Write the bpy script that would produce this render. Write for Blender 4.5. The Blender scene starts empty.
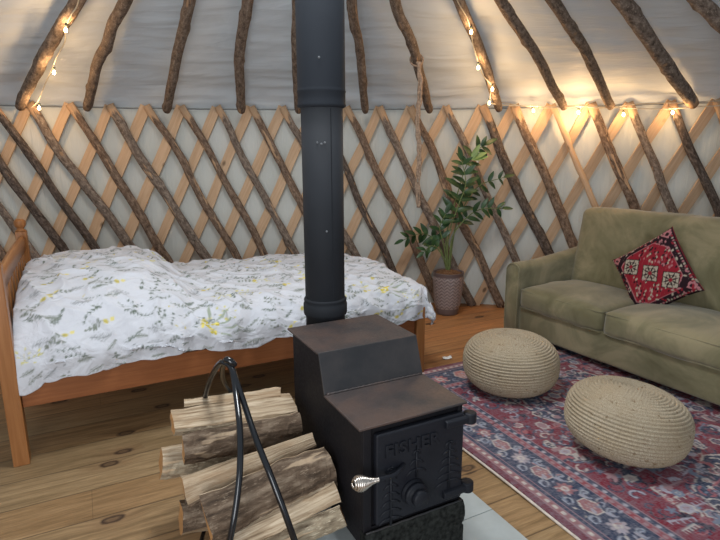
import bpy, bmesh, math, random
import numpy as np
from mathutils import Vector, Matrix, noise
R = math.radians
random.seed(7)
rng = np.random.default_rng(5)
scn = bpy.context.scene
COL = scn.collection

# ------------------------------------------------------------------ helpers
def empty(name, loc=(0, 0, 0), rz=0.0):
    o = bpy.data.objects.new(name, None)
    o.empty_display_size = .1
    o.location = loc
    o.rotation_euler = (0, 0, rz)
    COL.objects.link(o)
    return o

def tag(o, label=None, cat=None, group=None, kind=None):
    if label: o['label'] = label
    if cat: o['category'] = cat
    if group: o['group'] = group
    if kind: o['kind'] = kind
    return o

def mk(name, verts, faces, mat, parent=None, smooth=True, attrs=None, mats=None, midx=None):
    me = bpy.data.meshes.new(name)
    me.from_pydata([tuple(v) for v in verts], [], [tuple(f) for f in faces])
    for m in (mats or [mat]):
        me.materials.append(m)
    if midx is not None:
        me.polygons.foreach_set('material_index', midx)
    if smooth:
        me.polygons.foreach_set('use_smooth', [True] * len(me.polygons))
    for k, arr in (attrs or {}).items():
        arr = np.asarray(arr, dtype=np.float32)
        if arr.shape[1] == 3:
            a = me.attributes.new(k, 'FLOAT_VECTOR', 'POINT'); a.data.foreach_set('vector', arr.ravel())
        else:
            a = me.attributes.new(k, 'FLOAT_COLOR', 'POINT'); a.data.foreach_set('color', arr.ravel())
    me.update()
    o = bpy.data.objects.new(name, me)
    COL.objects.link(o)
    if parent: o.parent = parent
    return o

def grid_faces(nu, nv, cu=False, cv=False):
    f = []
    for i in range(nu if cu else nu - 1):
        for j in range(nv if cv else nv - 1):
            a = i * nv + j; b = ((i + 1) % nu) * nv + j
            c = ((i + 1) % nu) * nv + (j + 1) % nv; d = i * nv + (j + 1) % nv
            f.append((a, b, c, d))
    return f

class MB:
    """collects primitive shapes into one mesh"""
    def __init__(self):
        self.v = []; self.f = []; self.tc = []
    def add(self, vs, fs, tc=None):
        n = len(self.v)
        self.v += [tuple(v) for v in vs]
        self.f += [tuple(i + n for i in f) for f in fs]
        self.tc += [tuple(t) for t in tc] if tc is not None else [tuple(v) for v in vs]
        return self
    def box(self, x0, x1, y0, y1, z0, z1, M=None):
        vs = [(x0, y0, z0), (x1, y0, z0), (x1, y1, z0), (x0, y1, z0), (x0, y0, z1), (x1, y0, z1), (x1, y1, z1), (x0, y1, z1)]
        tc = vs
        if M is not None: vs = [tuple(M @ Vector(v)) for v in vs]
        return self.add(vs, [(0, 3, 2, 1), (4, 5, 6, 7), (0, 1, 5, 4), (1, 2, 6, 5), (2, 3, 7, 6), (3, 0, 4, 7)], tc)
    def tube(self, pts, rad, n=12, cap=True, fr=None, flat=1.0):
        V, F, T = tube_geo(pts, rad, n, cap, fr, flat)
        return self.add(V, F, T)
    def lathe(self, prof, n=32, M=None):
        vs = []; m = len(prof)
        for i in range(n):
            a = 2 * math.pi * i / n
            for r, z in prof: vs.append(Vector((r * math.cos(a), r * math.sin(a), z)))
        if M is not None: vs = [M @ v for v in vs]
        return self.add(vs, grid_faces(n, m, cu=True))
    def prism(self, poly, x0, x1, M=None):
        """poly of (y,z) extruded along x"""
        n = len(poly)
        vs = [Vector((x0, y, z)) for y, z in poly] + [Vector((x1, y, z)) for y, z in poly]
        if M is not None: vs = [M @ v for v in vs]
        fs = [(i, (i + 1) % n, n + (i + 1) % n, n + i) for i in range(n)] + [tuple(range(n))[::-1], tuple(range(n, 2 * n))]
        return self.add(vs, fs)
    def build(self, name, mat, parent=None, smooth=False, bevel=0.0, seg=2, sub=0):
        o = mk(name, self.v, self.f, mat, parent, smooth, {'tc': np.array(self.tc)})
        bm = bmesh.new(); bm.from_mesh(o.data)
        bmesh.ops.recalc_face_normals(bm, faces=bm.faces)
        bm.to_mesh(o.data); bm.free()
        if bevel:
            m = o.modifiers.new('bevel', 'BEVEL'); m.width = bevel; m.segments = seg; m.limit_method = 'ANGLE'; m.angle_limit = R(35)
            m.harden_normals = False
            o.data.polygons.foreach_set('use_smooth', [True] * len(o.data.polygons))
            w = o.modifiers.new('wn', 'WEIGHTED_NORMAL'); w.keep_sharp = True
        if sub:
            m = o.modifiers.new('sub', 'SUBSURF'); m.levels = sub; m.render_levels = sub
            o.data.polygons.foreach_set('use_smooth', [True] * len(o.data.polygons))
        return o

def catmull(pts, n):
    P = [Vector(p) for p in pts]
    P = [P[0] * 2 - P[1]] + P + [P[-1] * 2 - P[-2]]
    out = []
    segs = len(P) - 3
    for k in range(n):
        t = k / (n - 1) * segs; i = min(int(t), segs - 1); t -= i
        a, b, c, d = P[i:i + 4]
        out.append(.5 * ((2 * b) + (c - a) * t + (2 * a - 5 * b + 4 * c - d) * t * t + (3 * b - a - 3 * c + d) * t ** 3))
    return out

def tube_geo(pts, rad, n=12, cap=True, fr=None, flat=1.0):
    """sweep; rad = number or function(k, angle, length)"""
    P = [Vector(p) for p in pts]
    V = []; T = []; L = 0
    up = Vector(fr) if fr is not None else None
    prev = None
    for k, p in enumerate(P):
        t = (P[min(k + 1, len(P) - 1)] - P[max(k - 1, 0)]).normalized()
        if k: L += (p - P[k - 1]).length
        if prev is None:
            ref = up if up is not None else (Vector((0, 0, 1)) if abs(t.z) < .9 else Vector((1, 0, 0)))
            a = (ref - t * ref.dot(t)).normalized()
        else:
            a = (prev - t * prev.dot(t)).normalized()
        prev = a
        b = t.cross(a)
        for i in range(n):
            th = 2 * math.pi * i / n
            r = rad(k, th, L) if callable(rad) else rad
            V.append(p + a * (math.cos(th) * r * flat) + b * (math.sin(th) * r))
            T.append((math.cos(th) * .04, math.sin(th) * .04, L))
    F = []
    m = len(P)
    for k in range(m - 1):
        for i in range(n):
            F.append((k * n + i, k * n + (i + 1) % n, (k + 1) * n + (i + 1) % n, (k + 1) * n + i))
    if cap:
        F.append(tuple(range(n))[::-1]); F.append(tuple((m - 1) * n + i for i in range(n)))
    return V, F, T

# ------------------------------------------------------------------ materials
class NT:
    def __init__(self, name, rough=.6, spec=.3, metal=0):
        self.m = bpy.data.materials.new(name); self.m.use_nodes = True
        self.t = self.m.node_tree; self.b = self.t.nodes['Principled BSDF']
        self.b.inputs['Roughness'].default_value = rough
        self.b.inputs['Specular IOR Level'].default_value = spec
        self.b.inputs['Metallic'].default_value = metal
    def n(self, typ, **kw):
        nd = self.t.nodes.new(typ)
        for k, v in kw.items():
            if k in nd.inputs.keys() if hasattr(nd.inputs, 'keys') else False: pass
            setattr(nd, k, v)
        return nd
    def l(self, a, b): self.t.links.new(a, b)
    def coord(self, attr='tc', scale=(1, 1, 1), rot=(0, 0, 0), obj=False, rnd=False):
        if obj:
            c = self.n('ShaderNodeTexCoord').outputs['Object']
        else:
            a = self.n('ShaderNodeAttribute'); a.attribute_name = attr; c = a.outputs['Vector']
        mp = self.n('ShaderNodeMapping'); mp.inputs['Scale'].default_value = scale; mp.inputs['Rotation'].default_value = rot
        self.l(c, mp.inputs['Vector'])
        if rnd:
            oi = self.n('ShaderNodeObjectInfo')
            mu = self.n('ShaderNodeMath', operation='MULTIPLY'); mu.inputs[1].default_value = 37
            self.l(oi.outputs['Random'], mu.inputs[0])
            cx = self.n('ShaderNodeCombineXYZ')
            for i in range(3): self.l(mu.outputs[0], cx.inputs[i])
            self.l(cx.outputs[0], mp.inputs['Location'])
        return mp.outputs['Vector']
    def noise(self, vec, scale=5, detail=4, rough=.55, dist=0):
        nd = self.n('ShaderNodeTexNoise')
        nd.inputs['Scale'].default_value = scale; nd.inputs['Detail'].default_value = detail
        nd.inputs['Roughness'].default_value = rough; nd.inputs['Distortion'].default_value = dist
        self.l(vec, nd.inputs['Vector']); return nd.outputs['Fac']
    def ramp(self, fac, stops):
        nd = self.n('ShaderNodeValToRGB'); e = nd.color_ramp.elements
        while len(e) < len(stops): e.new(.5)
        for i, (p, c) in enumerate(stops):
            e[i].position = p; e[i].color = (c[0], c[1], c[2], 1) if len(c) == 3 else c
        self.l(fac, nd.inputs['Fac']); return nd.outputs['Color']
    def mix(self, fac, a, b, mode='MIX'):
        nd = self.n('ShaderNodeMixRGB'); nd.blend_type = mode
        for i, x in ((0, fac), (1, a), (2, b)):
            if isinstance(x, (int, float)): nd.inputs[i].default_value = x
            elif isinstance(x, tuple): nd.inputs[i].default_value = (*x, 1)
            else: self.l(x, nd.inputs[i])
        return nd.outputs['Color']
    def math(self, op, a, b=None):
        nd = self.n('ShaderNodeMath', operation=op)
        for i, x in ((0, a), (1, b)):
            if x is None: continue
            if isinstance(x, (int, float)): nd.inputs[i].default_value = x
            else: self.l(x, nd.inputs[i])
        return nd.outputs[0]
    def base(self, c):
        if isinstance(c, tuple): self.b.inputs['Base Color'].default_value = (*c, 1)
        else: self.l(c, self.b.inputs['Base Color'])
        return self
    def bump(self, h, strength=.3, dist=.01):
        nd = self.n('ShaderNodeBump'); nd.inputs['Strength'].default_value = strength; nd.inputs['Distance'].default_value = dist
        self.l(h, nd.inputs['Height']); self.l(nd.outputs[0], self.b.inputs['Normal']); return self

def simple(name, c, rough=.6, spec=.3, metal=0, var=.15, sc=20, bump=0):
    t = NT(name, rough, spec, metal)
    f = t.noise(t.coord(obj=True), sc, 5)
    lo = tuple(x * (1 - var) for x in c); hi = tuple(min(1, x * (1 + var)) for x in c)
    t.base(t.ramp(f, [(.3, lo), (.7, hi)]))
    if bump: t.bump(f, bump, .005)
    return t.m

def barkmat(name, dark, mid, light, pale, amt, shave=False, zs=.55):
    t = NT(name, .85, .15)
    v = t.coord(scale=(1, 1, zs), rnd=True)
    n1 = t.noise(v, 42, 6, .65)
    c = t.ramp(n1, [(.3, dark), (.5, mid), (.72, light)])
    # shaved / worn patches of pale wood under the bark
    v2 = t.coord(scale=(1, 1, .18), rnd=True)
    n2 = t.noise(v2, 16, 3, .6)
    f = t.ramp(n2, [(amt, (0, 0, 0)), (amt + .035, (1, 1, 1))])
    grain = t.noise(t.coord(scale=(1, 1, .05), rnd=True), 120, 3)
    pc = t.ramp(grain, [(.3, tuple(x * .75 for x in pale)), (.7, pale)])
    # knots
    vo = t.n('ShaderNodeTexVoronoi'); vo.inputs['Scale'].default_value = 9
    t.l(t.coord(scale=(1, 1, .7), rnd=True), vo.inputs['Vector'])
    k = t.ramp(vo.outputs['Distance'], [(.09, (1, 1, 1)), (.14, (0, 0, 0))])
    if shave:
        at_ = t.n('ShaderNodeAttribute'); at_.attribute_name = 'tc'
        sp_ = t.n('ShaderNodeSeparateXYZ'); t.l(at_.outputs['Vector'], sp_.inputs[0])
        g_ = t.math('ADD', t.math('MULTIPLY', sp_.outputs['Z'], -2.6), t.math('ADD', .25, n2))
        f = t.math('MAXIMUM', f, t.ramp(g_, [(.40, (0, 0, 0)), (.47, (1, 1, 1))]))
    n3 = t.noise(t.coord(scale=(1, 1, zs), rnd=True), 95, 5, .75)
    c = t.mix(t.ramp(n3, [(.56, (0, 0, 0)), (.66, (.7, .7, .7))]), c, tuple(min(1, x * 1.45) for x in light))
    c = t.mix(f, c, pc)
    c = t.mix(k, c, tuple(x * .6 for x in pale))
    t.base(c)
    h = t.mix(f, t.mix(.4, n1, n3), (.75, .75, .75))
    t.bump(h, 1.0, .012)
    return t.m

M = {}
M['bark_a'] = barkmat('bark_grey_brown', (.06, .043, .033), (.19, .145, .115), (.38, .31, .25), (.55, .36, .22), .64, True)
M['bark_b'] = barkmat('bark_brown', (.055, .035, .025), (.18, .12, .085), (.35, .26, .19), (.55, .36, .22), .60, True)
M['bark_c'] = barkmat('bark_dark', (.03, .022, .018), (.10, .075, .06), (.24, .19, .16), (.48, .31, .19), .68, True)
M['bark_roof'] = barkmat('bark_roof_pole', (.06, .044, .033), (.17, .125, .095), (.31, .245, .19), (.44, .29, .18), .65)

def sawn(name, a, b, knot=True):
    t = NT(name, .65, .25)
    v = t.coord(scale=(1, 1, .06), rnd=True)
    g = t.noise(v, 70, 4, .6, .4)
    big = t.noise(t.coord(scale=(1, 1, .3), rnd=True), 6, 2)
    c = t.ramp(g, [(.25, a), (.75, b)])
    c = t.mix(t.math('MULTIPLY', big, .5), c, tuple(x * .62 for x in a))
    if knot:
        vo = t.n('ShaderNodeTexVoronoi'); vo.inputs['Scale'].default_value = 5
        t.l(t.coord(scale=(1, 1, .6), rnd=True), vo.inputs['Vector'])
        k = t.ramp(vo.outputs['Distance'], [(.05, (1, 1, 1)), (.11, (0, 0, 0))])
        c = t.mix(k, c, tuple(x * .35 for x in a))
    t.base(c); t.bump(g, .15, .003)
    return t.m
M['lath'] = sawn('sawn_lath', (.54, .34, .195), (.74, .53, .35))
M['pine'] = sawn('varnished_pine', (.29, .112, .035), (.44, .195, .07))
M['pine'].node_tree.nodes['Principled BSDF'].inputs['Roughness'].default_value = .35
M['pine_red'] = sawn('varnished_pine_rail', (.24, .080, .028), (.36, .135, .05))
M['pine_red'].node_tree.nodes['Principled BSDF'].inputs['Roughness'].default_value = .4
def splitwood():
    t = NT('split_wood', .8, .15)
    g = t.noise(t.coord(scale=(1, 1, .07), rnd=True), 60, 6, .7, .6)
    b = t.noise(t.coord(scale=(1, 1, .35), rnd=True), 14, 4, .6, .5)
    c = t.ramp(g, [(.32, (.13, .085, .05)), (.45, (.36, .26, .165)), (.6, (.58, .46, .325)), (.8, (.72, .61, .46))])
    c = t.mix(t.ramp(b, [(.50, (0, 0, 0)), (.64, (.75, .75, .75))]), c, (.36, .24, .14))
    t.base(c); t.bump(t.mix(.4, g, b), .8, .010)
    return t.m
M['split'] = splitwood()
M['endgrain'] = sawn('log_end', (.42, .20, .07), (.62, .34, .14), False)

def fabric_liner(name, a, b, vertical):
    t = NT(name, .9, .1)
    sc = (14, 14, .9) if vertical else (1.2, 1.2, 9)
    v = t.coord(scale=sc)
    n1 = t.noise(v, 1.0, 4, .6, .6)
    n2 = t.noise(t.coord(scale=(1, 1, 1)), 1.6, 2)
    t.base(t.ramp(n2, [(.3, a), (.7, b)]))
    t.bump(n1, .5 if vertical else .42, .03)
    return t.m
M['wall'] = fabric_liner('wall_liner_cloth', (.60, .61, .555), (.68, .68, .63), True)
M['roof'] = fabric_liner('roof_liner_cloth', (.64, .695, .73), (.70, .75, .78), False)
M['roof'].node_tree.nodes['Principled BSDF'].inputs['Roughness'].default_value = .5
M['roof'].node_tree.nodes['Principled BSDF'].inputs['Specular IOR Level'].default_value = .35

def floor_mat():
    t = NT('pine_floorboards', .5, .3)
    v = t.coord(obj=True, rot=(0, 0, -R(27)))
    sx = t.n('ShaderNodeSeparateXYZ'); t.l(v, sx.inputs[0])
    w = .22
    q = t.math('DIVIDE', sx.outputs['Y'], w)
    idx = t.math('FLOOR', q); fr = t.math('FRACT', q)
    wn = t.n('ShaderNodeTexWhiteNoise'); wn.noise_dimensions = '1D'; t.l(idx, wn.inputs['W'])
    off = t.math('MULTIPLY', wn.outputs['Value'], 7.3)
    # butt joints along each board
    along = t.math('ADD', t.math('DIVIDE', sx.outputs['X'], 2.4), off)
    afr = t.math('FRACT', along)
    cx = t.n('ShaderNodeCombineXYZ')
    t.l(t.math('ADD', sx.outputs['X'], off), cx.inputs[0]); t.l(sx.outputs['Y'], cx.inputs[1]); t.l(off, cx.inputs[2])
    # knots
    mp = t.n('ShaderNodeMapping'); mp.inputs['Scale'].default_value = (2.0, 4.0, 1); t.l(cx.outputs[0], mp.inputs[0])
    vo = t.n('ShaderNodeTexVoronoi'); vo.voronoi_dimensions = '2D'; vo.inputs['Scale'].default_value = 1; vo.inputs['Randomness'].default_value = .9
    t.l(mp.outputs[0], vo.inputs['Vector'])
    sc = t.n('ShaderNodeSeparateColor'); t.l(vo.outputs['Color'], sc.inputs[0])
    on = t.math('GREATER_THAN', sc.outputs[0], .42)
    wob = t.noise(cx.outputs[0], 30, 2)
    dist = t.math('ADD', vo.outputs['Distance'], t.math('MULTIPLY', t.math('SUBTRACT', wob, .5), .06))
    halo = t.math('MULTIPLY', on, t.ramp(dist, [(.05, (1, 1, 1)), (.30, (0, 0, 0))]))
    core = t.math('MULTIPLY', on, t.ramp(dist, [(.0, (.6, .6, .6)), (.035, (.45, .45, .45)), (.07, (1, 1, 1)), (.11, (0, 0, 0))]))
    # grain bending round knots
    gm = t.n('ShaderNodeMapping'); gm.inputs['Scale'].default_value = (1.6, 26, 1)
    cy = t.n('ShaderNodeCombineXYZ')
    t.l(t.math('ADD', sx.outputs['X'], off), cy.inputs[0])
    t.l(t.math('ADD', sx.outputs['Y'], t.math('MULTIPLY', halo, .03)), cy.inputs[1])
    t.l(off, cy.inputs[2]); t.l(cy.outputs[0], gm.inputs[0])
    g = t.noise(gm.outputs[0], 1.6, 5, .6, .5)
    gf = t.noise(gm.outputs[0], 9, 4, .7)
    c = t.ramp(g, [(.25, (.15, .100, .050)), (.5, (.29, .20, .108)), (.75, (.39, .28, .16))])
    c2 = t.ramp(wn.outputs['Value'], [(0, (.72, .66, .58)), (.4, (1.0, .95, .88)), (.75, (.95, .80, .66)), (1, (1.12, 1.02, .92))])
    c = t.mix(1, c, c2, 'MULTIPLY')
    c = t.mix(.35, c, t.ramp(gf, [(.3, (.25, .25, .25)), (.7, (.8, .8, .8))]), 'OVERLAY')
    # grey-olive boards turning more orange with distance from one point, broken by noise
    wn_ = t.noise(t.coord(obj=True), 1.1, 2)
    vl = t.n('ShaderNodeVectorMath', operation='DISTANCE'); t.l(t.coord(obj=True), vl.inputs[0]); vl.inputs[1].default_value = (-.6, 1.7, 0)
    radial_tint = t.math('ADD', t.math('MULTIPLY', vl.outputs['Value'], .25), t.math('MULTIPLY', wn_, .4))
    c = t.mix(t.ramp(radial_tint, [(.55, (0, 0, 0)), (.85, (1, 1, 1))]), c, t.mix(1, c, (1.35, .98, .78), 'MULTIPLY'))
    c = t.mix(t.math('MULTIPLY', halo, .35), c, (.16, .075, .035))
    c = t.mix(core, c, (.045, .025, .016))
    e = t.math('MINIMUM', fr, t.math('SUBTRACT', 1, fr))
    gap = t.ramp(e, [(.0, (1, 1, 1)), (.022, (0, 0, 0))])
    e2 = t.math('LESS_THAN', afr, .0005)
    gap = t.math('MAXIMUM', gap, e2)
    c = t.mix(t.math('MULTIPLY', gap, .75), c, (.03, .018, .01))
    t.base(c)
    t.bump(t.math('SUBTRACT', t.math('MULTIPLY', gf, .3), gap), .35, .004)
    t.l(t.ramp(g, [(.3, (.42, .42, .42)), (.7, (.58, .58, .58))]), t.b.inputs['Roughness'])
    return t.m
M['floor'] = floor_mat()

def attrmat(name, rough, bump_sc=0, strength=.3, mult=1, spec=.2, sheen=0):
    t = NT(name, rough, spec)
    a = t.n('ShaderNodeAttribute'); a.attribute_name = 'col'
    t.base(a.outputs['Color'])
    if bump_sc:
        t.bump(t.noise(t.coord(obj=True), bump_sc, 4), strength, .004)
    if sheen: t.b.inputs['Sheen Weight'].default_value = sheen
    return t.m
M['duvet'] = attrmat('floral_cotton', .85, 0)
t = NT('tmp'); bpy.data.materials.remove(t.m)
def cotton(m):
    nt = m.node_tree; b = nt.nodes['Principled BSDF']; tc = nt.nodes.new('ShaderNodeTexCoord'); mp = nt.nodes.new('ShaderNodeMapping')
    mp.inputs['Scale'].default_value = (1, 1.5, 1); mp.inputs['Rotation'].default_value = (0, 0, .6)
    n = nt.nodes.new('ShaderNodeTexNoise'); n.inputs['Scale'].default_value = 7; n.inputs['Detail'].default_value = 4; n.inputs['Distortion'].default_value = 1.4
    bu = nt.nodes.new('ShaderNodeBump'); bu.inputs['Strength'].default_value = .55; bu.inputs['Distance'].default_value = .035
    L = nt.links.new; L(tc.outputs['Object'], mp.inputs[0]); L(mp.outputs[0], n.inputs['Vector']); L(n.outputs['Fac'], bu.inputs['Height']); L(bu.outputs[0], b.inputs['Normal'])
cotton(M['duvet'])
M['rug'] = attrmat('woven_rug_pile', .95, 220, .5, spec=.05)
M['kilim'] = attrmat('kilim_weave', .9, 160, .5, spec=.1)

def stove_mat(name, c, rust, amt, rough=.55, spec=.4):
    t = NT(name, rough, spec)
    n1 = t.noise(t.coord(obj=True), 5, 5, .6)
    n2 = t.noise(t.coord(obj=True), 90, 4, .7)
    col = t.ramp(n1, [(.3, c), (.7, tuple(x * 1.5 for x in c))])
    col = t.mix(t.math('MULTIPLY', t.ramp(n1, [(.38, (0, 0, 0)), (.62, (1, 1, 1))]), amt), col, rust)
    col = t.mix(t.math('MULTIPLY', t.ramp(n2, [(.55, (0, 0, 0)), (.75, (1, 1, 1))]), .25), col, tuple(x * 2.4 for x in c))
    t.base(col); t.bump(n2, .18, .002)
    t.l(t.ramp(n2, [(.3, (rough - .1,) * 3), (.7, (rough + .12,) * 3)]), t.b.inputs['Roughness'])
    return t.m
M['stove'] = stove_mat('stove_black_steel', (.006, .006, .008), (.016, .012, .011), .3, .6, .2)
M['stove_top'] = stove_mat('stove_top_plate', (.028, .025, .026), (.085, .052, .040), .85, .46, .5)
M['stove_riser'] = stove_mat('stove_step_plate', (.020, .020, .022), (.055, .046, .042), .6, .48, .4)
M['castiron'] = stove_mat('cast_iron_door', (.008, .009, .013), (.012, .012, .015), .3, .52, .28)
M['flue'] = simple('flue_pipe_enamel', (.026, .030, .037), .7, .14, var=.08, sc=4)
M['flue_low'] = simple('flue_pipe_matt_black', (.022, .024, .028), .7, .16, var=.1, sc=6)
M['ash'] = simple('ash_dust', (.020, .021, .019), .95, .1, var=.7, sc=60, bump=.35)
M['nickel'] = simple('nickel_coil', (.62, .56, .50), .3, .5, 1, var=.1)
M['rivet'] = simple('dull_rivet', (.16, .17, .18), .5, .3)
M['hoop'] = simple('gloss_black_tube', (.006, .007, .009), .16, .6, var=.1)
M['hearth'] = simple('hearth_tile', (.40, .43, .42), .55, .3, var=.10, sc=9)
M['grout'] = simple('hearth_joint', (.20, .22, .22), .9, .1)
M['socket'] = simple('lamp_socket', (.10, .12, .09), .5, .3)
M['cable'] = simple('clear_cable', (.50, .44, .34), .4, .4)
M['rope'] = simple('raffia', (.34, .24, .17), .9, .1, var=.4, sc=60)
M['paper'] = simple('white_paper', (.8, .8, .78), .8, .2)
M['pot'] = simple('pot_glaze', (.17, .125, .12), .30, .5, var=.12, sc=12)
M['soil'] = simple('potting_bark', (.16, .085, .045), .95, .1, var=.6, sc=60, bump=1)
M['stalk'] = simple('stalk_green', (.16, .20, .07), .5, .3)
t = NT('leaf_green', .38, .4)
nl = t.noise(t.coord(obj=True), 9, 2)
t.base(t.ramp(nl, [(.3, (.014, .040, .014)), (.6, (.035, .085, .026)), (.8, (.10, .16, .05))]))
t.b.inputs['Subsurface Weight'].default_value = 0
M['leaf'] = t.m
M['leaf_new'] = simple('new_leaf_green', (.20, .30, .09), .4, .4)

def suede():
    t = NT('sage_suede', .9, .12)
    n = t.noise(t.coord(obj=True), 3.2, 4, .6, .8)
    n2 = t.noise(t.coord(obj=True), 11, 3, .6)
    c = t.ramp(n, [(.33, (.115, .105, .052)), (.5, (.19, .172, .095)), (.66, (.30, .255, .150))])
    c = t.mix(t.math('MULTIPLY', n2, .25), c, (.30, .24, .14))
    t.base(c); t.b.inputs['Sheen Weight'].default_value = .35; t.b.inputs['Sheen Roughness'].default_value = .5
    t.bump(t.noise(t.coord(obj=True), 350, 2), .15, .002)
    return t.m
M['suede'] = suede()

def jute():
    t = NT('braided_jute', .9, .12)
    n = t.noise(t.coord(), 70, 4, .7)
    n2 = t.noise(t.coord(obj=True), 5, 3)
    c = t.ramp(n, [(.28, (.26, .195, .12)), (.5, (.46, .375, .265)), (.75, (.62, .54, .41))])
    c = t.mix(t.math('MULTIPLY', t.ramp(n2, [(.45, (0, 0, 0)), (.7, (1, 1, 1))]), .35), c, (.42, .30, .17))
    fl_ = t.noise(t.coord(obj=True), 38, 3, .6)
    c = t.mix(t.ramp(fl_, [(.62, (0, 0, 0)), (.70, (.75, .75, .75))]), c, (.20, .125, .06))
    t.base(c); t.bump(n, .6, .005)
    return t.m
M['jute'] = jute()

def emis(name, c, s):
    t = NT(name)
    t.base((1, .8, .5)); t.b.inputs['Emission Color'].default_value = (*c, 1); t.b.inputs['Emission Strength'].default_value = s
    return t.m
M['bulb'] = emis('warm_bulb', (1, .66, .30), 30)

# ------------------------------------------------------------------ the yurt shell
H = 1.84
WR, WC, SA, R2 = 7.0, -1.9, 3.55, 2.0        # gentle back arc, then tighter sides
def wall(s):
    """point and inward normal at arc length s of the wall plan"""
    sg = 1 if s >= 0 else -1
    a = min(abs(s), SA) / WR
    x = WR * math.sin(a); y = WC + WR * math.cos(a)
    if abs(s) > SA:
        b = (abs(s) - SA) / R2
        cx = (WR - R2) * math.sin(a); cy = WC + (WR - R2) * math.cos(a)
        x = cx + R2 * math.sin(a + b); y = cy + R2 * math.cos(a + b); a = a + b
    return sg * x, y, -sg * math.sin(a), -math.cos(a)
CAM_H, CF, CP = 1.45, 540.0, .2165
def pix_ray(px, py):
    r = (px - 360) / CF; v = -(py - 270) / CF
    return Vector((r, math.cos(CP) + v * math.sin(CP), -math.sin(CP) + v * math.cos(CP)))
def wall_s(px, z, inset=0.0):
    lo, hi = -5, 5
    best = None
    for _ in range(50):
        m = (lo + hi) / 2
        x, y, nx, ny = wall(m); x += nx * inset; y += ny * inset
        d = y * math.cos(CP) - (z - CAM_H) * math.sin(CP)
        if 360 + CF * x / d < px: lo = m
        else: hi = m
    return m

APEX = Vector((-.19, 2.3, 3.43))
SM = 6.2
ns, nz = 420, 26
vs = []; tc = []
for i in range(ns):
    s = -SM + 2 * SM * i / (ns - 1)
    x, y, nx, ny = wall(s)
    for j in range(nz):
        z = (H + .04) * j / (nz - 1)
        f = noise.noise(Vector((s * 5.5, z * .5, 3))) * .022 + noise.noise(Vector((s * 17, z * .8 + s, 9))) * .009
        f *= .25 + .75 * math.sin(math.pi * min(1, z / H * .97))
        vs.append((x - nx * .035 + nx * f, y - ny * .035 + ny * f, z)); tc.append((s, s * .3, z))
o = mk('wall_back', vs, grid_faces(ns, nz), M['wall'], attrs={'tc': tc}); o['kind'] = 'structure'

# roof liner: ruled cone from the wall head to the crown ring, sagging between poles
nt = 90
vs = []; tc = []
for i in range(ns):
    s = -SM + 2 * SM * i / (ns - 1)
    x, y, nx, ny = wall(s)
    P = Vector((x - nx * .02, y - ny * .02, H - .01))
    for j in range(nt):
        t_ = j / (nt - 1) * .845
        p = P.lerp(APEX, t_)
        d = (APEX - P).length * t_
        e = math.exp(-d * 1.6)
        w = .018 * noise.noise(Vector((s * 1.1, d * 5.5 + .5 * math.sin(s * 3), 2))) + .017 * noise.noise(Vector((s * 1.6, d * 17 + s * 1.1, 7)))
        w += .009 * (1 - abs(noise.noise(Vector((s * 1.3 + 4, d * 11 + 1.2 * math.sin(s * 2.6), 31))))) ** 10
        w += .010 * noise.noise(Vector((s * 2, d * 34 - s * 2.0, 5)))
        w *= (.25 + .95 * e) * min(1, d * 9)
        sag = .03 * math.sin(math.pi * min(1, t_ / .845)) ** .8
        p.z += w + .05 * min(1, d * 5) - sag * .3
        vs.append(p); tc.append((s, 0, d))
o = mk('ceiling', vs, grid_faces(ns, nt), M['roof'], attrs={'tc': tc}); o['kind'] = 'structure'
mb = MB()
hemp = []
for k in range(160):
    x, y, nx, ny = wall(-SM + .05 + (2 * SM - .1) * k / 159); hemp.append((x + nx * .002, y + ny * .002, H - .022 + .004 * noise.noise(Vector((k * .4, 1, 1)))))
M['hem'] = simple('grey_hem', (.22, .225, .22), .9, .1)
mb.tube(hemp, .0055, 6)
o = mb.build('trim_2', M['hem'], smooth=True); o['kind'] = 'structure'
# crown ring that carries the pole heads
mb = MB()
ringp = [(APEX.x + .47 * math.cos(a), APEX.y + .47 * math.sin(a), 3.13) for a in [2 * math.pi * k / 40 for k in range(41)]]
mb.tube(ringp, .045, 10, cap=False)
o = mb.build('trim_1', M['bark_roof'], smooth=True); o['kind'] = 'structure'

# floor
fl = []
for i in range(90):
    s = -SM + 2 * SM * i / 89
    x, y, nx, ny = wall(s); fl.append((x - nx * .06, y - ny * .06, 0))
fl.append((2.9, -.9, 0)); fl.append((-2.9, -.9, 0))
n_ = len(fl)
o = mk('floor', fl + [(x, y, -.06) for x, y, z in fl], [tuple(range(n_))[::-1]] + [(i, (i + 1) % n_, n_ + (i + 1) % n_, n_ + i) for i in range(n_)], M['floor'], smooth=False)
o['kind'] = 'structure'

# ------------------------------------------------------------------ lattice trellis
lat = tag(empty('lattice_wall', (0, 5.0, 0)), 'crisscross trellis of bark-covered poles and sawn laths lining the pale canvas wall', 'trellis')
LOC = Vector((0, 5.0, 0))
tips = [-165, -122, -82, -44, -8, 30, 70, 110, 147, 182, 218, 252, 283, 315, 347, 380, 411, 447, 483, 515, 553, 592, 630, 672, 717, 760, 806, 855]
SL = .485
def lat_path(s0, direction, inset, n, wig, seed, z0=.0, z1=H, slope=SL):
    out = []
    for k in range(n):
        z = z1 + (z0 - z1) * k / (n - 1)
        w = wig * noise.noise(Vector((z * 1.7, seed * 3.1, 1))) * 1.6 * min(1, (z1 - z) * 4)
        x, y, nx, ny = wall(s0 + direction * slope * (z1 - z) + w)
        ii = inset + wig * .25 * noise.noise(Vector((z * 2.0, seed * 5.1, 8)))
        out.append(Vector((x + nx * ii, y + ny * ii, z)) - LOC)
    return out
Sl = [wall_s(p, H, .04) for p in tips]
sl_extra = [wall_s(902, H), wall_s(952, H)]
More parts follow.
